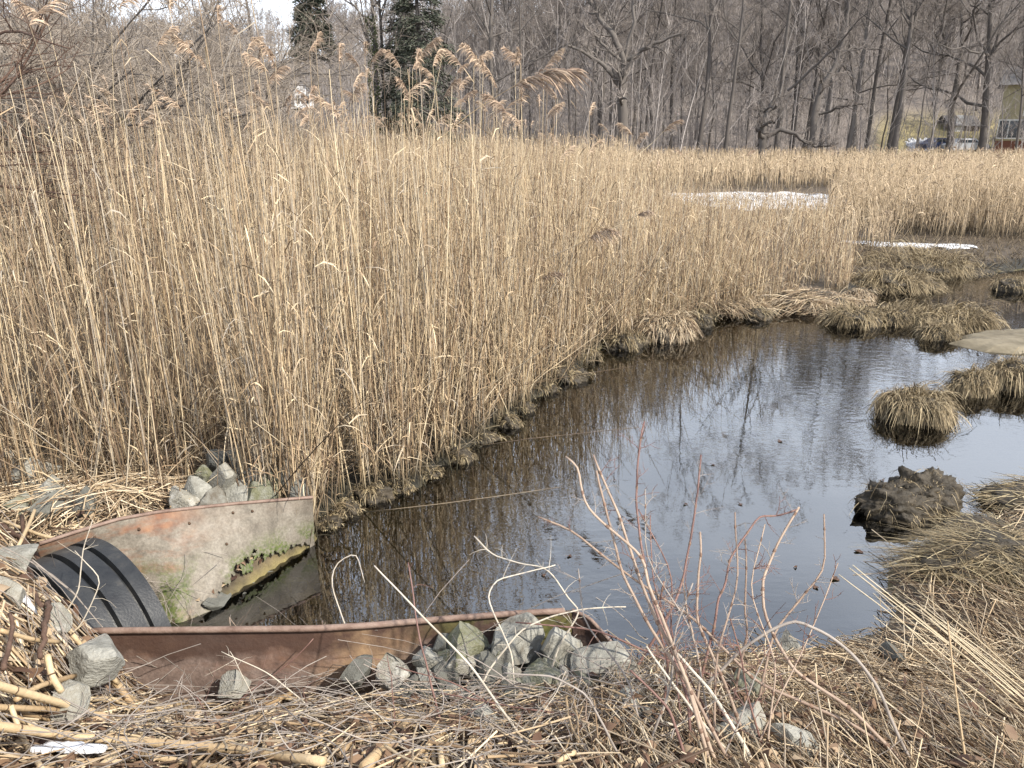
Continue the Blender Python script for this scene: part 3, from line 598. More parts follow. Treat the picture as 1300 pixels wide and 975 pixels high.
_g = np.random.default_rng(12); spots += [(a, b, c) for a, b, c in zip(_g.uniform(270, 720, 34), 0*_g.uniform(0, 1, 34)+_g.uniform(70, 150, 34), _g.uniform(7.5, 13, 34))]
for j, (px, py, y) in enumerate(spots):
    p = aty(px, py, y); z0 = hz(p[0], p[1]); loc = (p[0], p[1], z0-.03); sc_ = (p[2]-z0)/2.4
    o = protos[j] if j < 8 else dup(protos[j % 8], loc)
    o.location = loc; o.scale = (max(.85, sc_*.8),)*2+(sc_,); o.rotation_euler = (g.normal(0, .03), g.normal(0, .03), g.uniform(0, 6.28))
_b = np.concatenate([np.linspace(a_, b_, 30) for a_, b_ in zip(STAND[:-1], STAND[1:])]); _b = _b[(_b[:, 1] < 12.5) & (_b[:, 1] > 4)]; _bp = pxof(_b[:, 0], _b[:, 1]); _o = np.argsort(_bp)
def front_t(px): return float(np.interp(px, _bp[_o], (_b[:, 1]*math.cos(PIT)+CAMH*math.sin(PIT))[_o]))
# stalks leaning far out of the stand, each with its own droop
def lean_reed(path, t0, t1, label, pl=.4, plume=True, r0=.0055):
    ts = np.linspace(t0, t1, len(path)); P = smooth(polyline([dep(px, py, q) for (px, py), q in zip(path, ts)], 14), 2)
    t = thing('reed', label, 'reed', tuple(P[0]))
    part('stem', MB().tubes(P[None], np.linspace(r0, .002, 14)[None], 5), M['reed_one'], t)
    if plume:
        mb = MB(); plume_geo(mb, P[-2], P[-1]-P[-3]+ZZ*.02, pl, np.random.default_rng(len(label)), 150); part('plume', mb, M['plume'], t)
lean_reed([(440, 285), (520, 210), (600, 140), (652, 110), (668, 100)], 6.6, 6.0, 'long slanting reed whose big brown plume hangs in front of the trees', .52)
lean_reed([(690, 330), (735, 310), (752, 300)], 7.8, 7.4, 'leaning reed with a drooping plume halfway up the stand', .36)
lean_reed([(760, 300), (800, 278), (812, 272)], 8.6, 8.2, 'leaning reed with a small dark plume above the water', .26)
lean_reed([(800, 205), (830, 180), (845, 164)], 9.2, 9.0, 'thin leaning reed with a pale plume against the wood', .24)
lean_reed([(640, 380), (680, 358), (692, 352)], 7.4, 7.2, 'leaning reed with a grey plume low in the stand', .22)
for p_, l_ in [([(435, 530), (560, 450), (680, 400), (800, 350)], 'long dark stalk lying slantwise across the reeds above the water'), ([(450, 480), (560, 410), (700, 330)], 'long brown stalk slanting up across the middle of the stand'),
        ([(455, 615), (545, 470), (560, 440)], 'pale stalk leaning steeply from the near waterline'), ([(520, 550), (640, 460), (790, 360)], 'pale straight stalk slanting over the green mud edge'), ([(530, 450), (640, 455), (690, 478)], 'pale bent stalk drooping to the water edge'),
        ([(330, 590), (420, 530), (480, 470)], 'pale stalk leaning over the rocks behind the plate'), ([(20, 560), (90, 480), (140, 460)], 'thick yellow stalk leaning at the left'), ([(180, 590), (260, 608), (318, 622)], 'pale dead stalk lying over the rocks behind the plate'),
        ([(880, 405), (920, 412), (968, 420)], 'thin pale stalk jutting from the bank over the water'), ([(0, 400), (60, 430), (115, 458)], 'yellow stalk slanting down across the left of the stand')]:
    lean_reed(p_, front_t(p_[0][0])+.05, front_t(p_[-1][0])+.25, l_, plume=False, r0=.004)

# farther reeds
def far_field(n, xs, ys, cond, hfun, K, rad_, seed, plumes, pr):
    g = np.random.default_rng(seed); y = g.uniform(*ys, n); x = g.uniform(*xs, n)*(y if xs[1] < 3 else 1); k = cond(x, y, g) & (sdf(x, y, STAND) > .05) & (sdf(x, y, POND) > .2); x, y = x[k], y[k]
    h = hfun(x, y)*(1+g.normal(0, .11, len(x))); P = stems(x, y, h, g, K, .08, .10)
    mb.tubes(P, rad_*g.uniform(.6, 1.2, (len(x), 1))*np.linspace(1.1, .5, K)[None], 3)
    mb.ribbons(*leaves(P, g, 1.0, .3, 1.0, (.12, .35), rad_*3.0))
    for i in g.permutation(len(x))[:plumes]: a = g.uniform(0, 6.28); plume_geo(pb, P[i, -1], (math.cos(a)*.5, math.sin(a)*.5, .8), pr*g.uniform(.7, 1.2), g, 14)
mb = MB(); pb = MB()
clumpf = lambda x, y, g: g.random(len(x)) < np.clip(.62+.7*wob(x, y, .8), .12, 1)
far_field(15000, (.40, .85), (17.6, 31), lambda x, y, g: clumpf(x, y, g) & ((pxof(x, y) > g.uniform(1010, 1120, len(x))) & (y > np.interp(pxof(x, y), [1060, 1200, 1300, 1500], [19.4, 18.6, 18.5, 19.0])+g.exponential(.3, len(x)))), lambda x, y: np.interp(pxof(x, y), [1010, 1100, 1250], [.7, 1.0, 1.5]), 4, .0075, 31, 160, .30)
far_field(7500, (-.05, .5), (16, 32), lambda x, y, g: clumpf(x, y, g) & (pxof(x, y) > 700) & (pxof(x, y) < 1130), lambda x, y: np.interp(y, [14, 18, 22, 30], [1.05, .82, .5, .2]), 4, .008, 32, 60, .25)
far_field(36000, (-.85, .95), (35.0, 62), lambda x, y, g: clumpf(x, y, g), lambda x, y: 1.2+0*x, 3, .015, 33, 260, .36)
far_field(7000, (-.85, .35), (25, 38), lambda x, y, g: (pxof(x, y) < 800), lambda x, y: 2.0+0*x, 3, .012, 34, 60, .35)
far_field(6000, (.47, .95), (31, 38.5), lambda x, y, g: clumpf(x, y, g) & (pxof(x, y) > 1115), lambda x, y: 1.2+0*x, 3, .013, 35, 60, .35)
g2 = np.random.default_rng(36); n = 3600; px = g2.uniform(1070, 1420, n); py = g2.uniform(304, 352, n); C = np.array([at(a_, b_, .08) for a_, b_ in zip(px, py)]); k = (sdf(C[:, 0], C[:, 1], POND) > .02) & (sdf(C[:, 0], C[:, 1], STAND) > 0); C = C[k]; n = len(C)
mb.tubes(stems(C[:, 0], C[:, 1], g2.uniform(.04, .22, n), g2, 3, .6, .2), g2.uniform(.004, .008, (n, 1))*np.array([1, 1, .6])[None], 3)
tag(link('far_reeds', mb.mesh('far_reeds', M['reed_far'])), 'low field of pale reeds stretching back to the trees', 'reeds', kind='stuff')
tag(link('far_reed_plumes', pb.mesh('far_reed_plumes', M['plume'])), 'small plumes over the far reed field', 'reed plumes', kind='stuff')

# snow on the far marsh and by the camera
def patch(name, label, poly, zoff, th=.02, seed=0, kind=None, flat=None):
    poly = np.array(poly); c = poly.mean(0); n = 110; ang = np.linspace(0, 1, n, endpoint=False); ring = np.stack([np.interp(ang, np.linspace(0, 1, len(poly)+1), np.r_[poly[:, k], poly[:1, k]]) for k in (0, 1)], 1)
    gs = np.random.default_rng(seed); nzv = np.convolve(np.r_[gs.normal(0, 1, n), np.zeros(4)], [.2, .3, .3, .2], 'same')[:n]; ext = np.ptp(poly, axis=0)
    nzv = nzv*(.25 if flat is not None else 1); ring = c+(ring-c)*(1+.10*nzv[:, None])+np.stack([nzv*0, nzv*ext[1]*.16], 1)
    V = []; F = []; fr = [1.0, .97, .8, .5, .2, 0.0]; hh = [-.01, th*.6, th, th*1.15, th*1.2, th*1.2]
    for f_, h_ in zip(fr, hh):
        q = c+(ring-c)*f_; V.append(np.stack([q[:, 0], q[:, 1], (hgt(q[:, 0], q[:, 1]) if flat is None else np.interp(f_, [.8, 1], [0, flat])+.012*wob(q[:, 0], q[:, 1], 7))+zoff+h_], 1))
    for k in range(len(fr)-1):
        j = np.arange(n); F.append(np.stack([k*n+j, k*n+(j+1) % n, (k+1)*n+(j+1) % n, (k+1)*n+j], 1))
    loc = (c[0], c[1], hz(*c)); mb = MB().add(np.concatenate(V), np.concatenate(F))
    return whole(name, mb, M['snow'], label, 'snow', loc)
def pp(pts, z=.1): return [at(px, py, z)[:2] for px, py in pts]
patch('snow_patch', 'long white snow patch behind low reeds in the far marsh', pp([(850, 247), (1000, 244), (1125, 254), (1100, 259), (1040, 266), (940, 267), (860, 258)]), .0, .03, 1)
patch('snow_patch', 'thin white snow strip at the foot of the right reeds', pp([(1078, 309), (1150, 310.5), (1240, 314), (1240, 318), (1180, 315.5), (1085, 312)]), .01, .03, 2)
def npoly(cx, cy, rx, ry): 
    p = hit(cx, cy)[0]; tt = np.dot(p-O, Fw)/FPX; return [(p[0]+rx*tt*math.cos(a), p[1]+1.4*ry*tt*math.sin(a)) for a in np.linspace(0, 6.28, 12)[:-1]]
for cx, cy, rx, ry, lab in [(28, 772, 24, 9, 'small melting snow patch in the litter left of the pipe'), (100, 964, 48, 16, 'white snow patch under the long tan cane at the bottom edge'), (60, 966, 18, 10, 'snow lump at the bottom left corner beside the larger snow patch'), (58, 744, 8, 6, 'tiny snow lump beside the dead branch'), (40, 907, 7, 5, 'tiny snow lump between the two tan canes')]:
    patch('snow_patch', lab, npoly(cx, cy+(14 if cy > 900 else 6), rx*.8, ry*.5), .09, .008, cx)
patch('snow_patch', 'far snow patch on the lawn behind the trunks', [(xat(1148, 92), 91), (xat(1172, 92), 91), (xat(1178, 97), 97), (xat(1150, 97), 97)], .02, .08, 7)
# sandbar
sp = np.array([at(px, py)[:2] for px, py in [(1204, 437), (1232, 424), (1290, 420), (1400, 415), (1480, 450), (1330, 452), (1245, 447)]])
o = patch('sandbar', None, sp, .028, .03, 3, flat=-.05); o.data.materials[0] = M['sand']; o['kind'] = 'structure'; del o['category']

# ------------------------------------------------------------------ tussocks and straw mounds
def mound(name, label, px, py, wpx, hpx, nblade, seed, cat='tussock', flat=.5, lay=False, mudmat='mud', blade='grass', bl=(.3, .85), asp=.75, group=None, rough=.12):
    g = np.random.default_rng(seed); p = at(px, py, .0); tt = np.dot(p-O, Fw)/FPX; rx = wpx*tt/2; rz = hpx*tt*.86; ry = rx*asp; cy = p[1]+ry*.9
    loc = (p[0], cy, 0); t = thing(name, label, cat, loc, group)
    V = IV5.copy(); q = V*2.6+seed; disp = 1+.40*wob(q[:, 0]+q[:, 2], q[:, 1]-q[:, 2], 1.0, 0, 12)+rough*wob(q[:, 0]*3, q[:, 1]*3+q[:, 2]*3, 1.4, 12, 12)+rough*.5*wob(q[:, 0]*8, q[:, 1]*8+q[:, 2]*8, 1.7, 3, 14)
    W_ = V*disp[:, None]; W_[:, 2] = np.sign(W_[:, 2])*np.abs(W_[:, 2])**flat; W_ = W_*[rx, ry, rz]; W_[:, 2] = np.maximum(W_[:, 2], -.25)*.92
    mb = MB().add(W_+loc, IF5); part('mud_base', mb, M[mudmat], t)
    # blades rooted over the top of the mound, combed outwards and drooping
    nc = max(10, nblade//16); pw = np.clip(V[:, 2]+.15, 0, 1)**.7+1e-6; ci = g.choice(len(V), nc, p=pw/pw.sum()); cd = unit(V[ci]*[1, 1, .1]+g.normal(0, .8, (nc, 3))+g.normal(0, .5, 3)*[1, 1, 0]); cl = g.uniform(.3, 1.6, nc); b_ = g.integers(0, nc, nblade)
    i = ci[b_]; p0 = W_[i]*.96+g.normal(0, .13, (nblade, 3))*[rx, ry, rz*.3]*.8; o_ = unit(cd[b_]+g.normal(0, .28, (nblade, 3)))
    if lay: a0 = g.uniform(0, 3.14); o_ = unit(np.array([math.cos(a0), math.sin(a0), 0])*np.sign(g.normal(0, 1, (nblade, 1)))+cd[b_]*.5+g.normal(0, .5, (nblade, 3)))
    o_[:, 2] *= .3; l = max(rx, rz)*(g.uniform(*bl, nblade)*cl[b_])[:, None]; upk = g.uniform(-.1, .95 if not lay else .12, nblade)[:, None]*(V[i, 2:3]+.4)
    Q = np.stack([p0+l*(o_*s*.75+ZZ*(upk*s-(.85 if not lay else .16)*s*s)) for s in (0, .3, .6, 1)], 1)
    Q[..., 2] = np.maximum(Q[..., 2], -.04)
    e = np.sqrt((Q[..., 0]/rx)**2+(Q[..., 1]/ry)**2); top = np.where(e < 1, rz*np.sqrt(np.clip(1-e*e, 0, 1))*.85, -9); Q[..., 2] = np.maximum(Q[..., 2], top)
    ns_ = nblade; i2 = g.choice(len(V), ns_, p=(lambda w_: w_/w_.sum())(np.clip(V[:, 2]+.45, 0, 1)*np.clip(wob(V[:, 0]*3+seed, V[:, 1]*3+V[:, 2]*2, 2.0)+.25, 0, 1)+1e-6)); q0 = W_[i2]; q0 = q0+g.normal(0, .02, q0.shape); d2 = unit(V[i2]*[1, 1, .4]+g.normal(0, .7, (ns_, 3))-ZZ*.35); l2 = max(rx, rz)*g.uniform(.18, .5, ns_)[:, None]
    Q2 = np.stack([q0+l2*(d2*s*.8-ZZ*.5*s*s) for s in (0, .35, .7, 1)], 1); Q2[..., 2] = np.maximum(Q2[..., 2], -.03)
    wv = min(.0075, .0030+.00042*p[1])*g.uniform(.6, 1.3, (nblade, 1))*np.array([1, 1, .8, .25])[None]
    mb = MB().ribbons(Q+loc, wv, unit(np.cross(o_, ZZ)+g.normal(0, .4, (nblade, 3)))).ribbons((Q2+loc)[:(0 if lay else None)], wv.mean()*np.array([1, 1, .8, .25])[None]*g.uniform(.5, 1.2, (ns_, 1))[:(0 if lay else None)], unit(np.cross(d2, ZZ)+g.normal(0, .4, (ns_, 3)))[:(0 if lay else None)]); part('grass', mb, M[blade], t)
    return t
T_ = [('round grassy tussock standing alone in the pond with its reflection below', 1176, 540, 92, 42, 2400, .55), ('small tussock right behind the lone round tussock', 1240, 503, 48, 34, 1500, .6),
    ('tussock at the right frame edge behind the small one', 1292, 497, 58, 42, 1700, .55), ('dark fronted tussock at the left end of the midstream row', 1092, 416, 68, 34, 1500, .45), ('low brown tussock in the middle of the midstream row', 1152, 414, 66, 34, 1900, .6),
    ('pale maned tussock in front of the midstream row', 1200, 433, 46, 34, 1400, .6), ('wide flat tussock at the right end of the midstream row', 1222, 420, 104, 34, 2600, .7), ('long straw topped tussock beyond the midstream row', 1145, 371, 104, 30, 2600, .6),
    ('tussock at the right frame edge in the far stream', 1291, 371, 40, 26, 500, .55), ('long low straw bank below the snow strip', 1195, 350, 150, 26, 3200, .7), ('low straw hump left of the snow strip', 1105, 345, 66, 20, 700, .7)]
for i, (lab, px, py, wp, hp, nb, fl_) in enumerate(T_): hp *= 1 if i < 3 else .62; mound('grass_tussock', lab, px, py, wp, hp, nb, 40+i, flat=fl_)
mound('straw_heap', 'rounded heap of bent straw at the corner of the reed stand', 846, 434, 70, 36, 2200, 61, 'straw heap', .6, blade='straw')
mound('straw_heap', 'flattened straw heap under the reeds left of the leaning straw heap', 925, 402, 110, 26, 4200, 62, 'straw heap', .7, True, blade='straw', bl=(.3, .9), mudmat='mud')
mound('straw_heap', 'leaning straw heap at the right end of the reed bank', 1035, 397, 100, 26, 4200, 63, 'straw heap', .7, True, blade='straw', bl=(.3, .9))
mound('straw_heap', 'small clump of bent straw between the reed bank and the dark tussock', 1092, 388, 34, 22, 1000, 64, 'straw heap', .6, blade='straw')
gs_ = np.random.default_rng(73)
for k, (px, py) in enumerate([(418, 668), (440, 650), (470, 634), (505, 622), (545, 604), (585, 584), (612, 560), (645, 540), (664, 520), (690, 496), (722, 482), (752, 455), (785, 441), (808, 434), (890, 412), (965, 403)]):
    mound('bank_clump', 'small clump of dark mud and limp stalks at the waterline of the reed stand', px+gs_.normal(0, 4), py+4, gs_.uniform(26, 52), gs_.uniform(10, 20), 260, 500+k, 'mud clump', .8, blade='wrack', bl=(.4, 1.1), rough=.25, group='mud clumps along the foot of the reeds')
mound('mud_lump', 'dark crumbly mud clod standing in the water by the right bank', 1150, 664, 100, 44, 220, 70, 'mud clod', .8, bl=(.05, .14), rough=.3)
mound('mud_lump', 'taller knob of dark mud joined to the mud clod', 1185, 655, 92, 56, 260, 71, 'mud clod', .8, bl=(.05, .14), rough=.3)
mound('straw_mound', 'big mound of matted straw with a dark hollow on the right bank', 1300, 772, 215, 74, 4200, 72, 'straw mound', .9, True, blade='wrack', bl=(.35, .9), asp=.62)
mound('straw_mound', 'low straw covered shelf behind the big straw mound', 1375, 672, 170, 24, 2200, 73, 'straw mound', .9, True, blade='wrack', bl=(.3, .8), asp=.8)
mound('straw_mound', 'flat mat of straw between the mud clod and the big mound', 1290, 706, 150, 18, 2000, 74, 'straw mound', .9, True, blade='wrack', bl=(.3, .8), asp=.7)

gf = np.random.default_rng(29)
for px, py in [(818, 657), (723, 706), (780, 610), (905, 590), (870, 640), (1035, 745), (1090, 700), (1010, 720), (940, 640), (1060, 735), (690, 730), (1120, 610), (990, 560), (1180, 600)]:
    p = at(px, py, .004); t = thing('floating_leaf', 'dark dead leaf floating flat on the open water', 'leaf', tuple(p), 'leaves floating on the pond', gf.uniform(0, 6))
    aL = np.linspace(0, 2*math.pi, 14)[:-1]; rL = gf.uniform(.006, .018)*(1+.3*np.sin(aL*3+px)); ringL = np.stack([np.cos(aL)*rL*1.5, np.sin(aL)*rL, .004+.004*np.sin(aL*2)], 1); part('blade', MB().add(np.concatenate([ringL, ringL-[0, 0, .003]])+p, [[*range(13)]]).add(np.concatenate([ringL, ringL-[0, 0, .003]])+p, [(k, k+13, (k+1) % 13+13, (k+1) % 13) for k in range(13)]), M['bark_dark'], t)
    part('leaf_stalk', MB().tubes(np.array([p+[rL[0]*1.4, 0, .004], p+[rL[0]*2.6, .004, .006]])[None], .0012, 4), M['leaf'], t)
# ------------------------------------------------------------------ litter on the bank (nobody could count it)
g = np.random.default_rng(77); mb = MB(); lf = MB()
def strew(n, pxr, pyr, lens, rads, ang, spread, lift, mbx, curl=.12, K=4, tilt=.15, C=None):
    if C is None: px = g.uniform(*pxr, n); py = g.uniform(*pyr, n); C = np.array([hit_fast(a, b) for a, b in zip(px, py)]); C = C[C[:, 1] > -5]; n = len(C)
    k = sdf(C[:, 0], C[:, 1], POND) > .0; C = C[k]; n = len(C)
    a = ang+g.normal(0, spread, n); l = g.uniform(*lens, n)/2; d = np.stack([np.cos(a), np.sin(a)], 1); s = np.linspace(-1, 1, K)
    bow = g.normal(0, curl, n); X = C[:, None, :2]+d[:, None]*(l[:, None]*s)[..., None]+np.stack([-d[:, 1], d[:, 0]], 1)[:, None]*(bow*l)[:, None, None]*(s**2)[None, :, None]
    zc_ = hgt(C[:, 0], C[:, 1]); gz_ = hgt(X[..., 0], X[..., 1]); Z = np.maximum(.85*gz_+.15*np.mean(gz_, 1, keepdims=True)+(s[None]*g.normal(0, tilt, (n, 1))*l[:, None]), gz_+.003)+g.uniform(0, 1, (n, 1))**1.5*lift
    P = np.concatenate([X, Z[..., None]], -1); r_ = g.uniform(rads[0], rads[1], (n, 1))*np.linspace(1, .55, K)[None]; mbx.tubes(P, r_, 4)
# quick ray/terrain table
_gpx = np.linspace(-120, 1420, 150); _gpy = np.linspace(590, 1100, 90)
_tab = np.zeros((90, 150, 3))
_ts = np.linspace(1.0, 9, 500)
for i, py in enumerate(_gpy):
    D = np.stack([ray(px, py) for px in _gpx]); Pm = O+D[:, None]*_ts[None, :, None]; Hh = hgt(Pm[..., 0], Pm[..., 1]); kk = np.argmax(Pm[..., 2] < Hh, 1); _tab[i] = Pm[np.arange(150), kk]
def hit_fast(px, py):
    i = int(np.clip((py-590)/510*89, 0, 89)); j = int(np.clip((px+120)/1540*149, 0, 149)); b = _tab[i, j]+0; b[:2] += g.normal(0, .02, 2); return b
strew(900, (-60, 900), (872, 1060), (.05, .4), (.0015, .005), 0, 9, .05, mb, .2)
strew(330, (-60, 800), (868, 1060), (.12, .5), (.003, .0065), 0, 9, .12, mb, .06, 4, .2)
strew(800, (-60, 170), (640, 900), (.06, .4), (.002, .006), 0, 2.0, .08, mb)
strew(900, (-60, 260), (595, 660), (.08, .5), (.002, .005), 0, 2.0, .12, mb)
strew(500, (150, 700), (870, 960), (.15, .6), (.0015, .003), .2, .7, .10, mb, .3)
sa = math.atan2(*(at(1300, 918, .3)-at(1092, 745, .15))[[1, 0]])
strew(2600, (760, 1420), (838, 1060), (.15, .8), (.0015, .0035), sa, .38, .07, mb)
strew(900, (880, 1300), (835, 900), (.1, .5), (.0015, .003), 0.1, .5, .05, mb)
strew(900, (1100, 1400), (640, 850), (.1, .5), (.0015, .003), sa+.3, .6, .05, mb)
strew(160, (-60, 520), (880, 1060), (.2, .6), (.004, .009), 0, 2.0, .05, mb, .05)
def plan(n, x0, x1, y0, y1): q = np.stack([g.uniform(x0, x1, n), g.uniform(y0, y1, n)], 1); return np.c_[q, hgt(q[:, 0], q[:, 1])]
strew(0, 0, 0, (.15, .8), (.0018, .004), sa, .5, .06, mb, C=plan(4200, 2.2, 6.5, .8, 5.2))
strew(0, 0, 0, (.1, .5), (.002, .005), 0, 9, .06, mb, C=plan(2200, -5, -2.3, 1.0, 5.0))
tag(link('straw_litter', mb.mesh('straw_litter', M['straw'])), 'tangled dry straw and stalk litter covering the near bank', 'straw', kind='stuff')
mb = MB(); strew(600, (430, 1250), (850, 1060), (.08, .35), (.001, .002), 0, 9, .06, mb, .5, 5, .3)
strew(330, (60, 680), (860, 1010), (.10, .5), (.0014, .0034), 0, 9, .17, mb, .9, 8, .5)
strew(200, (330, 900), (850, 960), (.12, .5), (.0014, .003), .3, 9, .2, mb, .6, 8, .5)
strew(130, (230, 600), (845, 905), (.3, .8), (.0011, .0022), 0, 9, .22, mb, 1.2, 9, .6)
strew(90, (0, 250), (740, 960), (.2, .6), (.0012, .0025), 0, 9, .2, mb, 1.0, 9, .6)
tag(link('twig_litter', mb.mesh('twig_litter', M['twig_grey'])), 'thin curling grey twigs scattered through the straw', 'twigs', kind='stuff')
n = 2600; px = np.r_[g.uniform(-60, 560, n), g.uniform(560, 1300, 800)]; py = np.r_[g.uniform(660, 1060, n), g.uniform(870, 1060, 800)]; C = np.array([hit_fast(a, b) for a, b in zip(px, py)]); k = (sdf(C[:, 0], C[:, 1], POND) > .03) & (C[:, 1] > 0); C = C[k]; n = len(C)
a = g.uniform(0, 6.28, n); u_ = unit(np.stack([np.cos(a), np.sin(a), g.normal(0, .5, n)], 1)); v_ = unit(np.cross(u_, ZZ+g.normal(0, .5, (n, 3)))); s_ = g.uniform(.010, .045, n)*np.where(g.random(n) < .12, 1.7, 1)
C[:, 2] = hgt(C[:, 0], C[:, 1])+g.uniform(.01, .085, n)
cu = g.uniform(.1, 1.0, n)*s_; Q = np.stack([C+u_*(s_*f)[:, None]+np.cross(u_, v_)*(cu*(f*f))[:, None] for f in (-1, -.65, -.3, .05, .4, .7, 1)], 1)
lf.ribbons(Q, s_[:, None]*np.array([.1, .6, .95, 1.05, .9, .5, .05])[None]*g.uniform(.5, 1.1, (n, 1)), v_)
tag(link('leaf_litter', lf.mesh('leaf_litter', M['leaf'])), 'curled brown dead leaves lying among the straw', 'leaves', kind='stuff')

# ------------------------------------------------------------------ canes and sticks lying on the bank
def cane(path, rpx, label, name='cane', m='cane', nodes=True, lift=1.0, cat='cane', dt=0, wob_=.0, taper=1.0):
    pts = []
    for px, py in path: p, tt = hit(px, py); pts.append(p)
    tt = np.dot(np.mean(pts, 0)-O, Fw); r = rpx/FPX*tt*.66; P = np.array([p-unit(p-O)*(r*lift+.165+dt) for p in pts])
    n = max(8, len(path)*4); P = smooth(polyline(P, n), 3 if len(path) > 2 else 0)
    if wob_: P += np.random.default_rng(len(label)).normal(0, wob_, P.shape)
    mbx = MB().tubes(P[None], (r*np.linspace(1, taper, n))[None], 8, 0, True)
    t = thing(name, label, cat, tuple(P.mean(0))); part('stalk', mbx, M[m], t)
    if nodes:
        L_ = np.linalg.norm(np.diff(P, axis=0), axis=1).sum(); kn = max(1, int(L_/.24)); 
        for q in (np.arange(kn)+.5)/kn:
            f = q*(n-1); k = min(int(f), n-2); c = P[k]+(P[k+1]-P[k])*(f-k); d = unit(P[k+1]-P[k])
            part('node', MB().tubes(np.array([c-d*.003, c-d*.001, c+d*.001, c+d*.003])[None], np.array([1.02, 1.10, 1.10, 1.02])[None]*r, 8), M['cane_node'], t)
    return t
cane([(-30, 918), (117, 938), (214, 944), (301, 951), (411, 967)], 8, 'longest tan cane with dark joints along the bottom edge', dt=.11)
cane([(-30, 862), (60, 888), (133, 908)], 7, 'pale tan cane above the longest cane at the left edge', dt=.06)
cane([(-30, 897), (30, 899), (95, 902)], 5.5, 'short orange tan cane between the two longer canes', dt=.01)
cane([(104, 815), (135, 850), (176, 906)], 6, 'tan cane leaning across the rocks beside the rusty plate', dt=.05)
cane([(92, 806), (112, 830), (150, 868)], 4, 'thin tan cane lying on top of the leaning cane', dt=.08)
cane([(60, 832), (66, 860), (78, 878)], 6, 'short bent tan cane beside the large greenish rock', dt=.04)
cane([(600, 838), (545, 890), (462, 975)], 8, 'thick split pale stick pointing up at the rock pile', m='cane', nodes=False, dt=.04, name='stick', cat='stick')
cane([(20, 888), (50, 870), (95, 858)], 5, 'tan cane stub under the pale greenish rock', dt=.02)
cane([(180, 958), (260, 972), (330, 985)], 6, 'tan cane half hidden below the longest cane', dt=.0)
cane([(380, 905), (330, 915), (250, 930)], 3.5, 'slim tan cane in the straw above the longest cane', dt=.05)
cane([(430, 960), (470, 915), (515, 880)], 4, 'tan stalk lying left of the thick split stick', dt=.02)
cane([(500, 985), (540, 950), (585, 910)], 5, 'tan stalk lying right of the thick split stick', dt=.02)
cane([(720, 985), (705, 968), (730, 955)], 5, 'tan stub at the bottom edge under red twigs', dt=.02, nodes=False)
cane([(332, 844), (380, 848), (440, 856)], 3.5, 'pale stalk end lying against the rusty plate', dt=.08, nodes=False)
cane([(370, 880), (330, 898), (270, 925)], 5, 'pale stalk lying below the blue grey rock', dt=.05)
cane([(85, 770), (100, 742), (60, 725)], 4, 'tan cane crossing the dead branch left of the pipe', dt=.08)
cane([(110, 756), (85, 760), (72, 772)], 5, 'broken tan cane stub resting on the pipe', dt=.06, nodes=False)
cane([(0, 800), (40, 812), (75, 815)], 4, 'tan cane in the litter below the left snow patch', dt=.03)
cane([(20, 700), (40, 660), (60, 600)], 3, 'yellow stalk leaning up over the left rocks', dt=.15, nodes=False)
cane([(0, 660), (80, 690), (160, 655)], 3, 'yellow stalk lying along the top of the far plate', dt=.1, nodes=False)
cane([(400, 880), (425, 905), (405, 938)], 6, 'curled tan husk in the straw', nodes=False, dt=.04)
_gc = np.random.default_rng(17)
for k in range(30):
    px, py = _gc.uniform(-10, 640), _gc.uniform(885, 970); a_ = _gc.uniform(-.5, 2.6); L_ = _gc.uniform(25, 85)
    c_ = cane([(px-L_*math.cos(a_), py-L_*math.sin(a_)*.6), (px+_gc.normal(0, 5), py+_gc.normal(0, 4)), (px+L_*math.cos(a_), py+L_*math.sin(a_)*.6)], _gc.uniform(2.4, 5.5), 'broken length of dry tan cane lying crosswise in the near litter', dt=_gc.uniform(-.07, .03), nodes=k % 3 == 0); c_['group'] = 'broken cane lengths in the near litter'
for pth, r_, lab, mm in [([(-20, 655), (20, 680), (40, 697), (67, 734), (88, 764)], 5.5, 'thick dark dead branch at the left above the pipe', 'bark_dark'), ([(28, 655), (31, 700), (44, 748), (50, 770)], 4.5, 'upright red brown dead branch crossing the thick one', 'bark_dark'),
        ([(62, 765), (56, 800), (52, 835)], 6, 'dark broken branch standing below the left snow patch', 'bark_dark'), ([(237, 909), (240, 940), (242, 985)], 4, 'dark upright stub in front of the longest cane', 'bark_dark'), ([(5, 850), (15, 805), (12, 780)], 5, 'short grey stump at the left edge', 'bark_dark')]:
    cane(pth, r_, lab, 'dead_branch', mm, False, dt=.10, cat='branch', wob_=.004, taper=.7)

# ------------------------------------------------------------------ stems standing or arching over the bank
def stem_path(path, dt, seed, jit=.006, n=None, base_hit=True, t0=None):
    if t0 is None: t0 = hit(*path[-1])[1]-.02
    m_ = len(path); ts = t0+dt*(np.linspace(1, 0, m_)); P = np.array([dep(px, py, q) for (px, py), q in zip(path, ts)])
    n = n or m_*4; P = polyline(P, n); P += np.random.default_rng(seed).normal(0, jit, P.shape)*.22; P = smooth(P, 1)
    return P[::-1]
def twigs_on(P, g, n, ln, r, mbx, m=0, fr=(.3, 1)):
    k = np.clip((g.uniform(*fr, n)*(len(P)-1)).astype(int), 0, len(P)-2); d = unit(P[k+1]-P[k]); q = unit(np.cross(d, g.normal(0, 1, (n, 3)))); l = g.uniform(.4, 1, n)[:, None]*ln
    dd = unit(d*.6+q); b = g.normal(0, .25, (n, 3)); Q = np.stack([P[k]+l*(dd*s+b*s*s) for s in (0, .35, .7, 1)], 1); mbx.tubes(Q, r*np.linspace(1, .4, 4)[None]*np.ones((n, 1)), 4, m)
    return Q
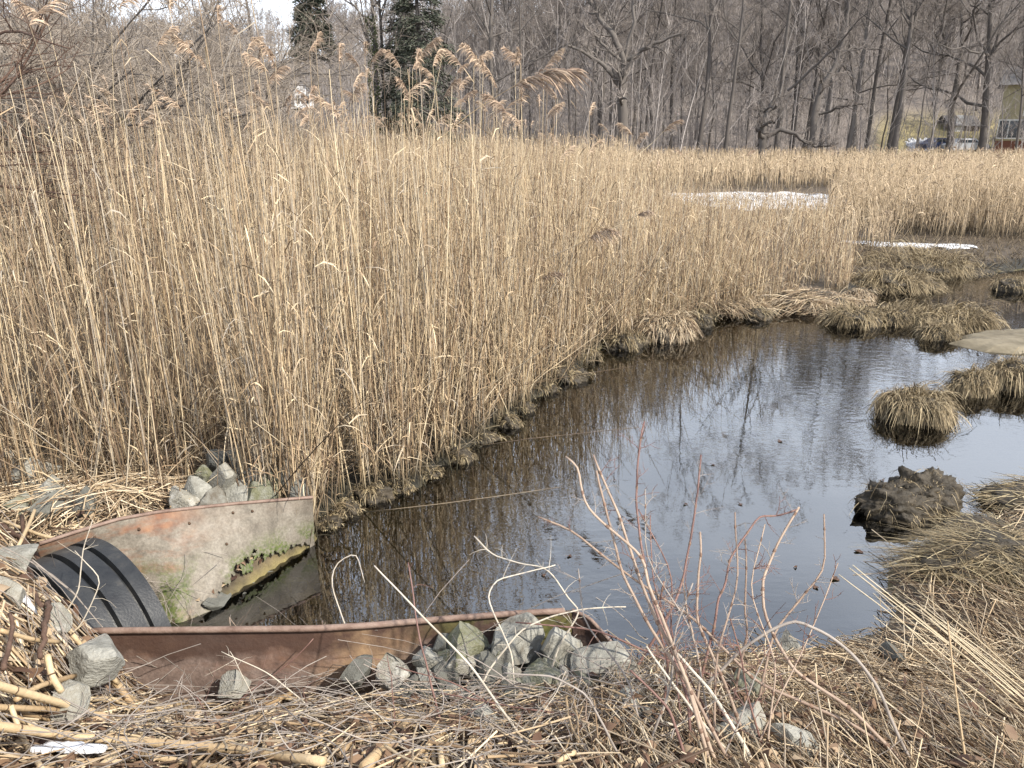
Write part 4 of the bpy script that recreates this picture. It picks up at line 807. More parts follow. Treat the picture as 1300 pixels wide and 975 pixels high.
S_ = [('A', [(718, 580), (734, 592), (743, 643), (768, 666), (794, 688), (817, 710), (823, 742), (841, 786), (870, 860), (915, 985)], 3.4, .25, 'briar'), ('B', [(753, 578), (768, 614), (790, 663), (800, 701), (815, 742), (832, 786), (868, 850), (905, 985)], 3.6, .3, 'briar'),
    ('C', [(757, 597), (774, 666), (791, 731), (809, 766), (826, 798), (880, 880), (935, 985)], 3.4, .2, 'briar'), ('D', [(817, 535), (810, 578), (807, 637), (815, 695), (826, 754), (842, 798), (872, 880), (880, 960)], 2.8, .45, 'briar_red'),
    ('E', [(890, 578), (886, 619), (880, 666), (870, 719), (866, 739), (855, 769), (841, 795), (800, 860)], 2.6, .35, 'briar_red'), ('F', [(889, 675), (890, 701), (885, 751), (885, 789), (893, 805), (925, 880), (950, 950)], 3.2, .2, 'briar'),
    ('G', [(867, 739), (873, 783), (879, 801), (890, 850), (880, 930)], 2.6, .1, 'briar'), ('H', [(683, 656), (724, 672), (765, 704), (791, 725), (829, 751), (882, 786), (960, 866), (1080, 918), (1165, 975)], 3.2, .25, 'briar'),
    ('I', [(1015, 643), (990, 684), (972, 725), (967, 739), (969, 771), (978, 798), (1005, 850), (1080, 900), (1165, 985)], 3.6, .35, 'briar'), ('J', [(1013, 646), (987, 656), (964, 655), (943, 684), (926, 710), (920, 748), (912, 754), (908, 792), (893, 850), (870, 930)], 2.6, .3, 'briar_red'),
    ('K', [(946, 684), (948, 725), (945, 777), (950, 800), (938, 850), (930, 900)], 2.4, .15, 'briar'), ('L', [(730, 865), (770, 800), (690, 775), (640, 770)], 2.2, -.05, 'briar_red')]
base = hit(880, 975)[0]; t = thing('briar_shrub', 'bare reddish briar with crossing jointed stems standing before the open water', 'shrub', tuple(base)); g = np.random.default_rng(3)
_gb = np.random.default_rng(41); S_ = S_[:11]
for k in range(12):
    bx, by = _gb.uniform(800, 980), _gb.uniform(900, 985); tx, ty = bx+_gb.normal(0, 75), by-_gb.uniform(150, 330); kx = _gb.normal(0, 16)
    S_.append(('R', [(tx, ty), (tx+.25*(bx-tx)+kx, ty+.28*(by-ty)), (tx+.55*(bx-tx)-kx*.7, ty+.58*(by-ty)), (bx, by)], _gb.uniform(1.5, 2.5), _gb.uniform(-.05, .35), ['briar', 'briar_red', 'twig_grey'][k % 3]))
for i, (nm, path, rpx, dt, mm) in enumerate(S_):
    P = stem_path(path, dt, i); tt = np.dot(P.mean(0)-O, Fw); r = rpx/FPX*tt*.66; mbx = MB().tubes(P[None], (r*np.linspace(1.1, .65, len(P)))[None], 7, 0, True)
    for k in range(4, len(P)-1, 5): d = unit(P[k+1]-P[k]); mbx.tubes(np.array([P[k]-d*.009, P[k]-d*.002, P[k]+d*.002, P[k]+d*.009])[None], np.array([.9, 1.3, 1.3, .9])[None]*r*(1.1-.45*k/len(P)), 7, 1)
    sm = part('stem', mbx, [M[mm], M['briar_node']], t); Q = twigs_on(P, g, 11, .12, .0017, MB())
    for q in Q:
        tw = MB().tubes(q[None], .0017*np.linspace(1, .4, 4)[None], 4); k_ = np.array([1, 2]); d_ = unit(q[k_+1]-q[k_]); e_ = unit(np.cross(d_, g.normal(0, 1, (2, 3)))); tw.tubes(np.stack([q[k_], q[k_]+(d_*.6+e_)*.02, q[k_]+(d_*1.3+e_*1.6)*.02], 1), np.array([[.0011, .0009, .0005]]*2), 4)
        link('twig', tw.mesh('twig', M['briar_red' if i % 2 else 'twig_grey'], True, base), sm)
def single(path, rpx, dt, mm, label, name='stem', seed=1, tw=0, cat='stem', t0=None, taper=.6):
    P = stem_path(path, dt, seed, t0=t0); tt = np.dot(P.mean(0)-O, Fw); r = rpx/FPX*tt*.62; t = thing(name, label, cat, tuple(P[0])); part('stalk', MB().tubes(P[None], (r*np.linspace(1.05, taper, len(P)))[None], 7, 0, True), M[mm], t)
    if tw: [part('side_twig', MB().tubes(q[None], r*.35*np.linspace(1, .4, 4)[None], 4), M[mm], t) for q in twigs_on(P, np.random.default_rng(seed), tw, .12, r*.35, MB())]
    return t
single([(895, 871), (945, 821), (982, 797), (1012, 787), (1052, 806), (1086, 834), (1116, 874), (1139, 931), (1166, 985)], 3.2, .1, 'twig_grey', 'grey stem arching like a bow over the straw at the right', 'arching_stem', 5, taper=1.0)
single([(1203, 788), (1210, 850), (1218, 910), (1228, 985)], 2.6, .1, 'cane', 'pale straight stalk standing upright in the right straw', 'straw_stalk', 6)
single([(475, 718), (530, 775), (595, 841), (640, 905), (672, 950)], 2.6, .12, 'twig_pale', 'pale straight twig slanting past the thick split stick', 'twig', 7)
single([(519, 713), (526, 770), (533, 812), (548, 870), (564, 935)], 2.3, .2, 'briar_red', 'thin red upright stem in front of the near plate', 'red_stem', 8, 4)
single([(602, 680), (625, 705), (655, 714), (690, 720), (703, 731), (722, 760), (737, 776), (710, 820), (690, 880)], 2.0, .25, 'twig_pale', 'pale crooked twig reaching over the water above the rocks', 'twig', 9, 12)
single([(795, 770), (745, 772), (700, 782), (660, 800), (620, 850), (600, 900)], 2.2, .25, 'twig_pale', 'pale twig curving along the rim of the near plate', 'twig', 10, 9)
single([(705, 718), (670, 726), (630, 736), (618, 755), (625, 775), (650, 830), (655, 900)], 2.0, .3, 'twig_pale', 'pale hooked twig above the highest pale rock', 'twig', 11, 9)
single([(640, 855), (700, 858), (745, 880), (770, 930), (800, 985)], 2.6, .05, 'twig_grey', 'grey bent twig lying over the rock pile', 'twig', 12, 6)
single([(830, 855), (850, 870), (845, 895), (835, 915), (875, 925), (930, 950)], 3.0, .05, 'twig_pale', 'thick pale crooked twig right of the rocks', 'twig', 13, 2)
single([(800, 850), (850, 900), (865, 945), (875, 985)], 3.4, .05, 'briar_red', 'dark purple stem rising at the bottom edge centre', 'red_stem', 14)
single([(655, 790), (760, 800), (850, 840), (960, 875), (1050, 900)], 2.8, .15, 'briar_red', 'red stem running low across the rocks to the right straw', 'red_stem', 15, 6)
single([(860, 830), (905, 880), (935, 930), (965, 985)], 4.5, .15, 'twig_pale', 'thick pale stem leaning up from the bottom edge', 'pale_stem', 16)
single([(820, 820), (870, 890), (910, 940), (955, 985)], 3.4, .2, 'twig_pale', 'slimmer pale stem beside the thick leaning pale stem', 'pale_stem', 17)
single([(560, 880), (660, 900), (800, 915), (950, 935), (1080, 960)], 2.4, .05, 'briar_red', 'long dark red stem lying across the bottom straw', 'red_stem', 18, 8)
single([(463, 740), (452, 700), (425, 715), (420, 740), (440, 800), (470, 870)], 1.6, .15, 'twig_pale', 'pale twig bent into a hoop left of the red upright stem', 'twig', 19)
single([(95, 700), (130, 735), (100, 800), (60, 815)], 1.5, .0, 'twig_pale', 'pale thin vine hanging over the pipe', 'vine', 20, 5, t0=3.2)
single([(117, 660), (105, 700), (100, 750), (70, 800)], 1.6, .0, 'twig_pale', 'pale vine looped in front of the ribbed pipe', 'vine', 21, 5, t0=3.2)
single([(255, 895), (262, 860), (280, 842), (270, 900)], 1.5, .1, 'twig_grey', 'thin curled twig before the rusty plate', 'twig', 22, 3)
single([(305, 850), (312, 838), (345, 850), (350, 880), (330, 915)], 1.5, .1, 'twig_grey', 'grey looped twig before the rusty plate near the blue grey rock', 'twig', 23, 4)
single([(315, 816), (320, 828), (350, 822), (372, 790), (378, 778)], 1.8, .05, 'twig_pale', 'forked pale twig lying on the rim of the near plate', 'twig', 24, 4)
for i in range(14):
    g = np.random.default_rng(60+i); x0 = 1075+i*9+g.normal(0, 10); y0 = 735+g.normal(0, 16)+i*3; L_ = g.uniform(170, 260)
    single([(x0, y0), (x0+L_*.5, y0+L_*.42+g.normal(0, 6)), (x0+L_, y0+L_*.84+g.normal(0, 8))], g.uniform(.9, 1.7), .12, 'straw_pale', 'pale straw stalk fanning out from the lower right straw toward the water', 'straw_stalk', 70+i)
    bpy.context.scene.collection.objects[-1] if False else None
for o in [o for o in COL.objects if o.get('label', '').startswith('pale straw stalk fanning')]: o['group'] = 'straw stalks fanning from the right bank'
g = np.random.default_rng(8)
for i in range(46):
    px, py = g.uniform(180, 800), g.uniform(870, 970); h_ = g.uniform(30, 110); c_ = g.normal(0, 30)
    single([(px+c_*1.5+g.normal(0, 12), py-h_), (px+c_+g.normal(0, 8), py-h_*.7), (px+c_*.3, py-h_*.3), (px, py)], g.uniform(1.0, 1.8), .06, ['twig_grey', 'twig_pale', 'briar', 'briar_red'][i % 4], 'thin dry twig sticking up out of the straw in front of the near plate', 'twig', 200+i, 4)
for o in [o for o in COL.objects if o.get('label', '').startswith('thin dry twig sticking')]: o['group'] = 'twigs sticking up out of the near straw'

# ------------------------------------------------------------------ trees
def grow(P, R, nch, g, flo=.3, fhi=1.0, ang=.8, lr=.5, up=.25, wan=.25, K=5, rr_=.55, lfall=.5, rmin=.004):
    N, Kp, _ = P.shape; i = np.repeat(np.arange(N), nch); n = len(i); f = g.uniform(flo, fhi, n); fi = f*(Kp-1); k = np.minimum(fi.astype(int), Kp-2); fr = (fi-k)[:, None]
    p0 = P[i, k]*(1-fr)+P[i, k+1]*fr; tg = unit(P[i, k+1]-P[i, k]); r0 = (R[i, k]*(1-fr[:, 0])+R[i, k+1]*fr[:, 0])
    L = np.linalg.norm(np.diff(P, axis=1), axis=2).sum(1)[i]*lr*(1-lfall*f)*g.uniform(.6, 1.25, n)
    q = unit(np.cross(tg, g.normal(0, 1, (n, 3)))); a = np.clip(g.normal(ang, .22, n), .15, 1.6)[:, None]; d = tg*np.cos(a)+q*np.sin(a)
    out_ = np.zeros((n, K, 3)); out_[:, 0] = p0
    for s in range(1, K):
        d = unit(d+g.normal(0, wan, (n, 3))+ZZ*up/K*2); out_[:, s] = out_[:, s-1]+d*(L/(K-1))[:, None]
    R2 = np.maximum(r0*rr_, rmin)[:, None]*np.linspace(1, .35, K)[None]
    return out_, R2
def trunk_path(h, r, g, K=10, wan=.04, lean=(0, 0)):
    P = np.zeros((1, K, 3)); d = np.array([lean[0], lean[1], 1.])
    for k in range(1, K): d = unit(d+g.normal(0, wan, 3)*[1, 1, .3]+ZZ*.05); P[0, k] = P[0, k-1]+d*h/(K-1)
    R = np.linspace(1, .16, K)[None]*r; R[0, 0] *= 1.35
    return P, R
def bare_tree(t, h, r, seed, style='forest', detail=4, twr=.010):
    g = np.random.default_rng(seed); P, R = trunk_path(h, r, g, wan=.035 if style == 'forest' else .09)
    st = dict(forest=(14, .34, .95, .75, .38, .45), spread=(11, .22, .95, 1.0, .62, .3), gnarl=(9, .25, 1, 1.05, .6, .15))[style]
    a = grow(P, R, st[0], g, st[1], st[2], st[3], st[4], st[5], .16 if style == 'forest' else .24, 7, .55, .45, .02)
    b = grow(*a, 7, g, .25, 1, .75, .5, .3, .2, 5, .5, .4, .012); c = grow(*b, 6, g, .2, 1, .7, .55, .25, .22, 4, .5, .4, twr)
    mb = MB().tubes(P, R, 9); part('trunk', mb, M['bark'], t)
    mb = MB().tubes(*a, 5).tubes(*b, 4); part('limbs', mb, M['bark'], t)
    tw = MB().tubes(*c, 3)
    if detail > 3: d = grow(*c, 6, g, .2, 1, .7, .6, .2, .2, 3, .6, .3, twr*.8); tw.tubes(*d, 3)
    part('twigs', tw, M['twig'], t)
    return t
g = np.random.default_rng(55)
PR = [(480, 58, 20, .30, 'forest', 'tree with an ivy green trunk beside the dark evergreen'), (492, 61, 19, .26, 'forest', 'dark tree touching the ivy covered trunk'), (640, 62, 19, .34, 'spread', 'large dark tree with forking crown behind the plumed reeds'),
    (920, 62, 17, .26, 'forest', 'dark leaning tree left of the small gnarled tree'), (1040, 66, 18, .26, 'forest', 'dark tree right of the small gnarled tree'), (1020, 70, 20, .24, 'forest', 'pale straight tree just behind the gnarled tree'),
    (1133, 62, 22, .34, 'forest', 'tall straight dark trunk left of the lawn'), (1126, 68, 21, .28, 'forest', 'second straight dark trunk close behind the tall one'), (1203, 64, 19, .42, 'spread', 'thick dark trunk in front of the parked cars'),
    (1243, 62, 17, .44, 'spread', 'thickest dark trunk left of the yellow house'), (1287, 60, 14, .16, 'forest', 'thin leaning tree in front of the yellow house'), (300, 50, 17, .18, 'forest', 'slender tree at the edge of the open sky'),
    (338, 56, 18, .22, 'forest', 'bare tree at the gap of sky left of the evergreen'), (575, 66, 18, .22, 'forest', 'pale thin tree right of the broad evergreen'), (700, 70, 20, .22, 'forest', 'bare tree between the forking tree and the wide limbed tree'), (850, 72, 20, .24, 'forest', 'bare tree right of the wide limbed tree'),
    (660, 60, 16, .2, 'forest', 'bare slim tree beside the large forking tree'), (1160, 64, 14, .09, 'forest', 'thin sapling at the left of the lawn'), (1178, 63, 13, .08, 'forest', 'thin sapling in the middle of the lawn'),
    (885, 63, 27, .28, 'forest', 'very tall trunk rising out of the picture left of the leaning tree'), (985, 66, 29, .28, 'forest', 'very tall trunk rising out of the picture behind the gnarled tree'), (1075, 64, 28, .27, 'forest', 'very tall trunk rising out of the picture beside the crooked tree'), (760, 66, 26, .25, 'forest', 'very tall trunk rising out of the picture left of the wide limbed tree'), (1098, 68, 27, .25, 'forest', 'very tall trunk rising out of the picture nearest the lawn')]
for i, (px, y, h, r, stl, lab) in enumerate(PR):
    x = xat(px, y); t = thing('bare_tree', lab, 'tree', (x, y, hz(x, y)-.1)); loc = t.location.copy(); t.location = (0, 0, 0); bare_tree(t, h, r*.68, 700+i, stl); t.location = loc
    if 'ivy' in lab and 'touching' not in lab:
        q = MB(); n = 1500; s = g.uniform(0, .5, n); a = g.uniform(0, 6.28, n); c = np.stack([np.cos(a)*.36, np.sin(a)*.36, s*h], 1); qd = g.normal(0, 1, (n, 3)); q.ribbons(np.stack([c, c+unit(qd)*.12], 1), .1, unit(g.normal(0, 1, (n, 3)))); o = link('ivy', q.mesh('ivy', M['ivy']), t)
# trees whose limbs can be followed in the photograph
def limb_tree(label, y, lines, seed, bark='bark'):
    g = np.random.default_rng(seed); p0 = aty(*lines[0][0][0], y); z0 = hz(p0[0], y); t = thing('bare_tree', label, 'tree', (p0[0], y, z0)); lim = MB(); tw = MB(); first = True
    for pts, r0, r1 in lines:
        P = np.array([aty(px, py, y) for px, py in pts]); 
        if first: P[0, 2] = z0-.1
        off = np.linspace(0, 1, len(P))*g.normal(0, 1.6)*(0 if first else 1); P[:, 1] += off; P = smooth(polyline(P, 12), 1)+np.r_[np.zeros((1, 3)), g.normal(0, .07, (11, 3))]; R = np.linspace(r0, r1, 12)
        if first: part('trunk', MB().tubes(P[None], R[None], 10), M[bark], t)
        else: lim.tubes(P[None], R[None], 7)
        a = grow(P[None], R[None], 9 if not first else 3, g, .25, 1, .8, .42, .3, .28, 6, .45, .3, .02); b = grow(*a, 7, g, .2, 1, .75, .55, .2, .25, 5, .5, .3, .012); c = grow(*b, 6, g, .2, 1, .7, .6, .2, .25, 4, .6, .3, .010)
        lim.tubes(*a, 4); tw.tubes(*b, 3).tubes(*c, 3); first = False
    part('limbs', lim, M[bark], t); part('twigs', tw, M['twig'], t)
limb_tree('wide limbed dark tree with bare forks standing before the wood', 58, [([(791, 200), (790, 150), (789, 100), (793, 78)], .42, .30), ([(793, 130), (775, 92), (750, 72), (718, 64)], .2, .08), ([(793, 80), (785, 50), (765, 28), (748, 0)], .24, .12), ([(795, 76), (825, 58), (858, 46)], .2, .06), ([(790, 78), (772, 64), (740, 30)], .12, .06), ([(748, 0), (735, -60), (745, -130)], .12, .04), ([(793, 80), (805, 20), (800, -70)], .16, .04)], 31)
limb_tree('small gnarled tree with twisted low limbs at the reed edge', 52, [([(968, 205), (968, 185), (970, 172)], .26, .22), ([(969, 176), (960, 168), (962, 160), (975, 155)], .16, .08), ([(970, 174), (990, 165), (1005, 170), (1020, 182), (1045, 188)], .17, .06), ([(970, 172), (975, 150), (978, 140), (990, 128), (1000, 115)], .18, .07), ([(985, 135), (972, 140), (968, 150)], .08, .05), ([(1000, 115), (1035, 75), (1050, 50), (1060, 30)], .09, .03)], 32)
limb_tree('dark crooked tree with an arching limb behind the gnarled tree', 60, [([(1030, 200), (1035, 150), (1040, 120), (1062, 75)], .3, .16), ([(1040, 145), (1060, 136), (1082, 132)], .1, .05), ([(1062, 75), (1080, 60), (1120, 62)], .1, .04), ([(1062, 78), (1075, 40), (1080, 0), (1085, -80)], .14, .04)], 33)
# trees of the wood: six kinds copied
LW = 'bare grey brown tree of the wood beyond the reeds'; GW = 'bare trees of the wood'
protos = []
for i in range(7):
    t = thing('bare_tree', LW, 'tree', (0, 0, 0), GW); bare_tree(t, 18, .10+.02*(i % 4), 800+i, 'forest' if i % 3 else 'spread', 4, .014); protos.append(t)
g = np.random.default_rng(56); cnt = 0; used = []
while cnt < 235:
    y = 66+g.random()**1.3*75; px = g.uniform(-260, 1560); x = xat(px, y)
    if 1105 < px < 1320 and 66 < y < 104 and g.random() < .62: continue
    if 295 < px < 480 and (y < 120 or 362 < px < 405) and g.random() < .96: continue
    if any((x-a)**2+(y-b)**2 < 4 for a, b in used[-80:]): continue
    used.append((x, y)); s = g.uniform(.7, 1.15)*(.85 if px < 640 else 1.05); loc = (x, y, hz(x, y)-.1)
    o = protos[cnt] if cnt < 7 else dup(protos[cnt % 7], loc)
    o.location = loc; o.scale = (s*g.uniform(.8, 1.1),)*2+(s,); o.rotation_euler = (g.normal(0, .03), g.normal(0, .03), g.uniform(0, 6.28)); cnt += 1
# the wood on the hill, one mass
mb = MB(); g = np.random.default_rng(57)
kinds = []
for i in range(5):
    gg = np.random.default_rng(850+i); P, R = trunk_path(15, .2, gg); a = grow(P, R, 12, gg, .3, .97, .7, .4, .45, .16, 4, .6, .45, .05); b = grow(*a, 7, gg, .2, 1, .7, .55, .3, .2, 3, .5, .4, .035); c = grow(*b, 5, gg, .2, 1, .7, .6, .3, .2, 2, .7, .3, .028)
    q = MB().tubes(P, R, 4).tubes(*a, 3).tubes(*b, 3).tubes(*c, 3); kinds.append((np.concatenate(q.V), q.F, q.n))
n = 1000; y = 118+g.random(n)**1.25*170; x = g.uniform(-.85, .85, n)*y; z = hgt(x, y)
for i in range(n):
    px = pxof(x[i], y[i])
    if 360 < px < 405 and y[i] < 160: continue
    V, F, nv = kinds[i % 5]; a = g.uniform(0, 6.28); s = g.uniform(.7, 1.1)*(.85 if px < 600 else 1.0); c_, s_ = math.cos(a), math.sin(a); W_ = V@np.array([[c_, s_, 0], [-s_, c_, 0], [0, 0, 1]])*s+[x[i], y[i], z[i]]
    mb.V.append(W_.astype(np.float32)); 
    for f in F: mb.F.append(f+mb.n); mb.M.append(np.zeros(len(f)))
    mb.n += nv
tag(link('hillside_wood', mb.mesh('hillside_wood', M['forest'])), 'mass of bare trees covering the hill behind', 'wood', kind='stuff')
# brush at the foot of the wood
mb = MB(); n = 4200; y = g.uniform(60, 150, n); x = g.uniform(-.8, .8, n)*y; px = pxof(x, y); k = ~((px > 1105) & (px < 1320) & (y > 70) & (y < 108) & (g.random(n) < .8)) & ~((px > 360) & (px < 405)) & ~((px > 290) & (px < 480) & (g.random(n) < .7)); x, y = x[k], y[k]; n = len(x)
h = np.where(g.random(n) < .45, g.uniform(5, 13, n), g.uniform(1.2, 4, n))*np.where(pxof(x, y) < 480, .7, 1); P = stems(x, y, h, g, 6, .07, .09); rr2 = (.004*h+.008)[:, None]*g.uniform(.7, 1.2, (n, 1)); mb.tubes(P, rr2*np.linspace(1, .4, 6)[None], 3)
a = grow(P, rr2*np.ones((1, 6)), 8, g, .25, 1, .65, .35, .3, .2, 4, .6, .3, .012); mb.tubes(*a, 3); a = grow(*a, 4, g, .2, 1, .7, .55, .2, .2, 3, .7, .3, .010); mb.tubes(*a, 3)
tag(link('underbrush', mb.mesh('underbrush', M['forest'])), 'low grey brush along the foot of the wood', 'brush', kind='stuff')
# evergreens
def conifer(label, px, y, h, wid, seed, lo=.1, fall=1.0):
    g = np.random.default_rng(seed); x = xat(px, y); t = thing('evergreen_tree', label, 'tree', (x, y, hz(x, y)-.1)); P, R = trunk_path(h, .28, g, wan=.01); part('trunk', MB().tubes(P+np.array(t.location), R, 8), M['bark'], t)
    nb = 170; f = np.sort(g.uniform(lo, .99, nb)); L = wid*(1-f**fall*.93)*g.uniform(.7, 1.15, nb); a = g.uniform(0, 6.28, nb); d = np.stack([np.cos(a), np.sin(a), np.zeros(nb)], 1); p0 = np.stack([f*0, f*0, f*h], 1)
    B = np.stack([p0+L[:, None]*(d*s+ZZ*(.12*s-.38*s*s)) for s in (0, .35, .7, 1)], 1); mb = MB().tubes(B+np.array(t.location), np.array([.04, .03, .02, .008])[None]*np.ones((nb, 1)), 3); part('limbs', mb, M['bark'], t)
    n = 15000; i = g.choice(nb, n, p=L/L.sum()); s = g.uniform(.12, 1, n)**.7; fi = s*3; k = np.minimum(fi.astype(int), 2); fr = (fi-k)[:, None]; c = B[i, k]*(1-fr)+B[i, k+1]*fr; c += g.normal(0, .10, (n, 3))+np.cross(d[i], ZZ)*(g.normal(0, .22, n)*L[i]*(1.1-s*.5))[:, None]
    dv = unit(d[i]+np.cross(d[i], ZZ)*g.normal(0, .8, (n, 1))-ZZ*g.uniform(.0, .8, (n, 1))); l = g.uniform(.10, .32, n)[:, None]
    q = MB().ribbons(np.stack([c, c+dv*l*.5, c+dv*l], 1)+np.array(t.location), np.array([.04, .085, .02])[None]*np.ones((n, 1)), unit(np.cross(dv, ZZ+g.normal(0, .5, (n, 3))))); part('crown', q, M['needle'], t)
conifer('narrow dark evergreen standing against the open sky', 408, 58, 14.5, 3.2, 1, .52)
conifer('broad dark evergreen behind the plumed reeds', 540, 55, 15, 3.2, 2, .06, 1.4)
conifer('smaller dark evergreen left of the broad evergreen', 517, 60, 14, 2.6, 3, .06, 1.3)

# big tangled bushes at the left, behind the reeds
def bush(label, x, y, h, seed, ns=16, spread=.5, mm='twig_bush', grp=None):
    g = np.random.default_rng(seed); t = thing('bare_bush', label, 'bush', (x, y, hz(x, y)-.1), grp); K = 8; a = g.uniform(0, 6.28, ns); out_ = np.zeros((ns, K, 3)); d = np.stack([np.cos(a)*spread, np.sin(a)*spread, np.ones(ns)], 1)*1.0
    out_[:, 0, :2] = g.normal(0, .35, (ns, 2)); L = h*g.uniform(.75, 1.3, ns)
    for k in range(1, K): d = unit(d+g.normal(0, .16, (ns, 3))+np.stack([np.cos(a), np.sin(a), -np.ones(ns)*.5], 1)*.16); out_[:, k] = out_[:, k-1]+d*(L/(K-1))[:, None]
    R = g.uniform(.03, .065, (ns, 1))*np.linspace(1, .3, K)[None]; A = grow(out_, R, 8, g, .15, 1, .75, .5, .1, .24, 6, .5, .3, .009); B = grow(*A, 8, g, .1, 1, .8, .5, .0, .28, 5, .55, .3, .0065); C = grow(*B, 7, g, .1, 1, .8, .6, .0, .28, 4, .7, .3, .0052); o_ = np.array(t.location)
    part('stems', MB().tubes(out_+o_, R, 6), M['bark'], t); part('branches', MB().tubes(A[0]+o_, A[1], 4), M['bark'], t); part('twigs', MB().tubes(B[0]+o_, B[1], 3).tubes(C[0]+o_, C[1], 3), M[mm], t)
BU = [(xat(px, y), y, h, lab) for px, y, h, lab in [(-70, 13.5, 5.6, 'tangled grey bush nearest the left frame edge'), (50, 15, 5.4, 'tangled bush with silvery twigs above the left reeds'), (-90, 18, 6.5, 'taller bush behind the left tangled bushes'), (160, 18.5, 5.6, 'dense rounded bush in the middle of the left thicket'), (50, 21, 7.0, 'tall bush rising behind the left thicket'),
    (205, 23, 6.6, 'tall dark bush at the right end of the left thicket'), (-90, 24, 7.5, 'tall bush far back at the left'), (100, 27, 8, 'tallest bush at the back of the left thicket'), (205, 31, 8, 'bush closing the back of the left thicket near the sky gap'), (-20, 30, 9, 'broad bush standing far back over the left reeds')]]
for i, (x, y, h, lab) in enumerate(BU): bush(lab, x, y, h, 400+i, 18 if i < 5 else 15)
# dark branches reaching in from a tree off the left edge
g = np.random.default_rng(91); loc = np.array([-5.6, 6.6, hz(-5.6, 6.6)]); t = thing('bare_tree', 'dark twiggy branches reaching in from the left frame edge over the reeds', 'tree', tuple(loc))
tr = polyline([loc, loc+[.1, .1, 1.5], loc+[.05, 0, 2.8], loc+[.3, -.1, 4.6]], 12); part('trunk', MB().tubes(tr[None], np.linspace(.09, .03, 12)[None], 8), M['bark_dark'], t); lim = MB(); tw = MB()
for pts, r0 in [([(0, 235), (40, 240), (80, 247), (125, 250)], .012), ([(0, 190), (45, 197), (70, 190), (110, 192)], .009), ([(0, 130), (25, 95), (55, 40), (75, -10)], .015), ([(0, 110), (40, 60), (60, 0)], .012), ([(0, 118), (50, 112), (90, 85)], .01), ([(0, 265), (30, 258), (60, 262)], .006), ([(0, 25), (30, 40), (60, 55), (90, 62)], .013), ([(0, 210), (50, 205), (100, 212), (150, 200)], .006)]:
    P = np.array([tr[5]]+[dep(px, py, 6.2+.3*g.normal()) for px, py in pts]); P = smooth(polyline(P, 14), 2); R = np.linspace(r0*1.6, r0*.4, 14); lim.tubes(P[None], R[None], 5); a = grow(P[None], R[None], 12, g, .4, 1, .7, .28, .15, .25, 5, .5, .3, .003); b = grow(*a, 4, g, .2, 1, .7, .5, .1, .25, 4, .6, .3, .002); tw.tubes(*a, 4).tubes(*b, 3)
part('limbs', lim, M['bark_dark'], t); part('twigs', tw, M['bark_dark'], t)

# ------------------------------------------------------------------ houses and cars beyond the trees
def gable(mb, x0, x1, y0, y1, z0, z1, m=0, over=.0):
    xm = (x0+x1)/2; V = [(x0, y0, z0), (x1, y0, z0), (xm, y0, z1), (x0, y1, z0), (x1, y1, z0), (xm, y1, z1)]; mb.add(V, [(0, 1, 2), (3, 5, 4)], m); mb.add(V, [(0, 2, 5, 3), (1, 4, 5, 2), (0, 3, 4, 1)], m)
y = 150; x0, x1 = xat(374, y, 7), xat(396, y, 7); zb, ze, zr = aty(380, 136, y)[2], aty(380, 116, y)[2], aty(380, 103, y)[2]; gz0 = hz((x0+x1)/2, y)
t = thing('white_house', 'white gabled house far off on the hill seen through the reed tops', 'house', ((x0+x1)/2, y, gz0-1)); mb = MB().box((x0, y, zb), (x1, y+7, ze)); gable(mb, x0, x1, y, y+7, ze+.003, zr); part('wall', mb, M['white'], t, False)
part('basement_wall', MB().box((x0+.1, y+.1, gz0-2.5), (x1-.1, y+6.9, zb-.003)), M['brown_wall'], t, False)
mb = MB(); xm = (x0+x1)/2
for sx2, xe in ((-1, x0-.35), (1, x1+.35)): mb.add([(xe, y-.3, ze-.15), (xm, y-.3, zr+.12), (xm, y+7.3, zr+.12), (xe, y+7.3, ze-.15), (xe, y-.3, ze), (xm, y-.3, zr+.27), (xm, y+7.3, zr+.27), (xe, y+7.3, ze)], [(0, 1, 2, 3), (4, 7, 6, 5), (0, 4, 5, 1), (3, 2, 6, 7), (0, 3, 7, 4)])
part('roof', mb, M['shingle'], t, False)
for wx_ in (.22, .5, .78):
    c = x0+(x1-x0)*wx_; part('window', MB().box((c-.28, y-.06, zb+.6), (c+.28, y-.01, zb+2.0)), M['glass'], t, False)
part('deck', MB().box((x0-.3, y-1.6, zb-.25), (x1+.4, y-.02, zb-.05)), M['white'], t, False)
y = 86; x0 = xat(1264, y, 2); x1 = x0+9; z0 = hz(x0, y); zt = aty(1270, 108, y)[2]
t = thing('yellow_house', 'yellow house with white framed windows behind the trees', 'house', (x0, y, z0)); t.rotation_euler = (0, 0, -rad(32)); zw0, zw1 = aty(1270, 176, y)[2], aty(1270, 152, y)[2]
part('wall', MB().box((x0, y, zw0-.2), (x1, y+8, zt)), M['yellow'], t, False); part('brick_base', MB().box((x0+.02, y+.03, z0-.6), (x1-.02, y+7.9, zw0-.204)), M['brick'], t, False)
part('roof', MB().add([(x0-.5, y-.5, zt), (x1+.5, y-.5, zt), (x1+.5, y+4, zt+2), (x0-.5, y+4, zt+2), (x0-.5, y+8.5, zt), (x1+.5, y+8.5, zt)], [(0, 1, 2, 3), (3, 2, 5, 4)]), M['shingle'], t, False)
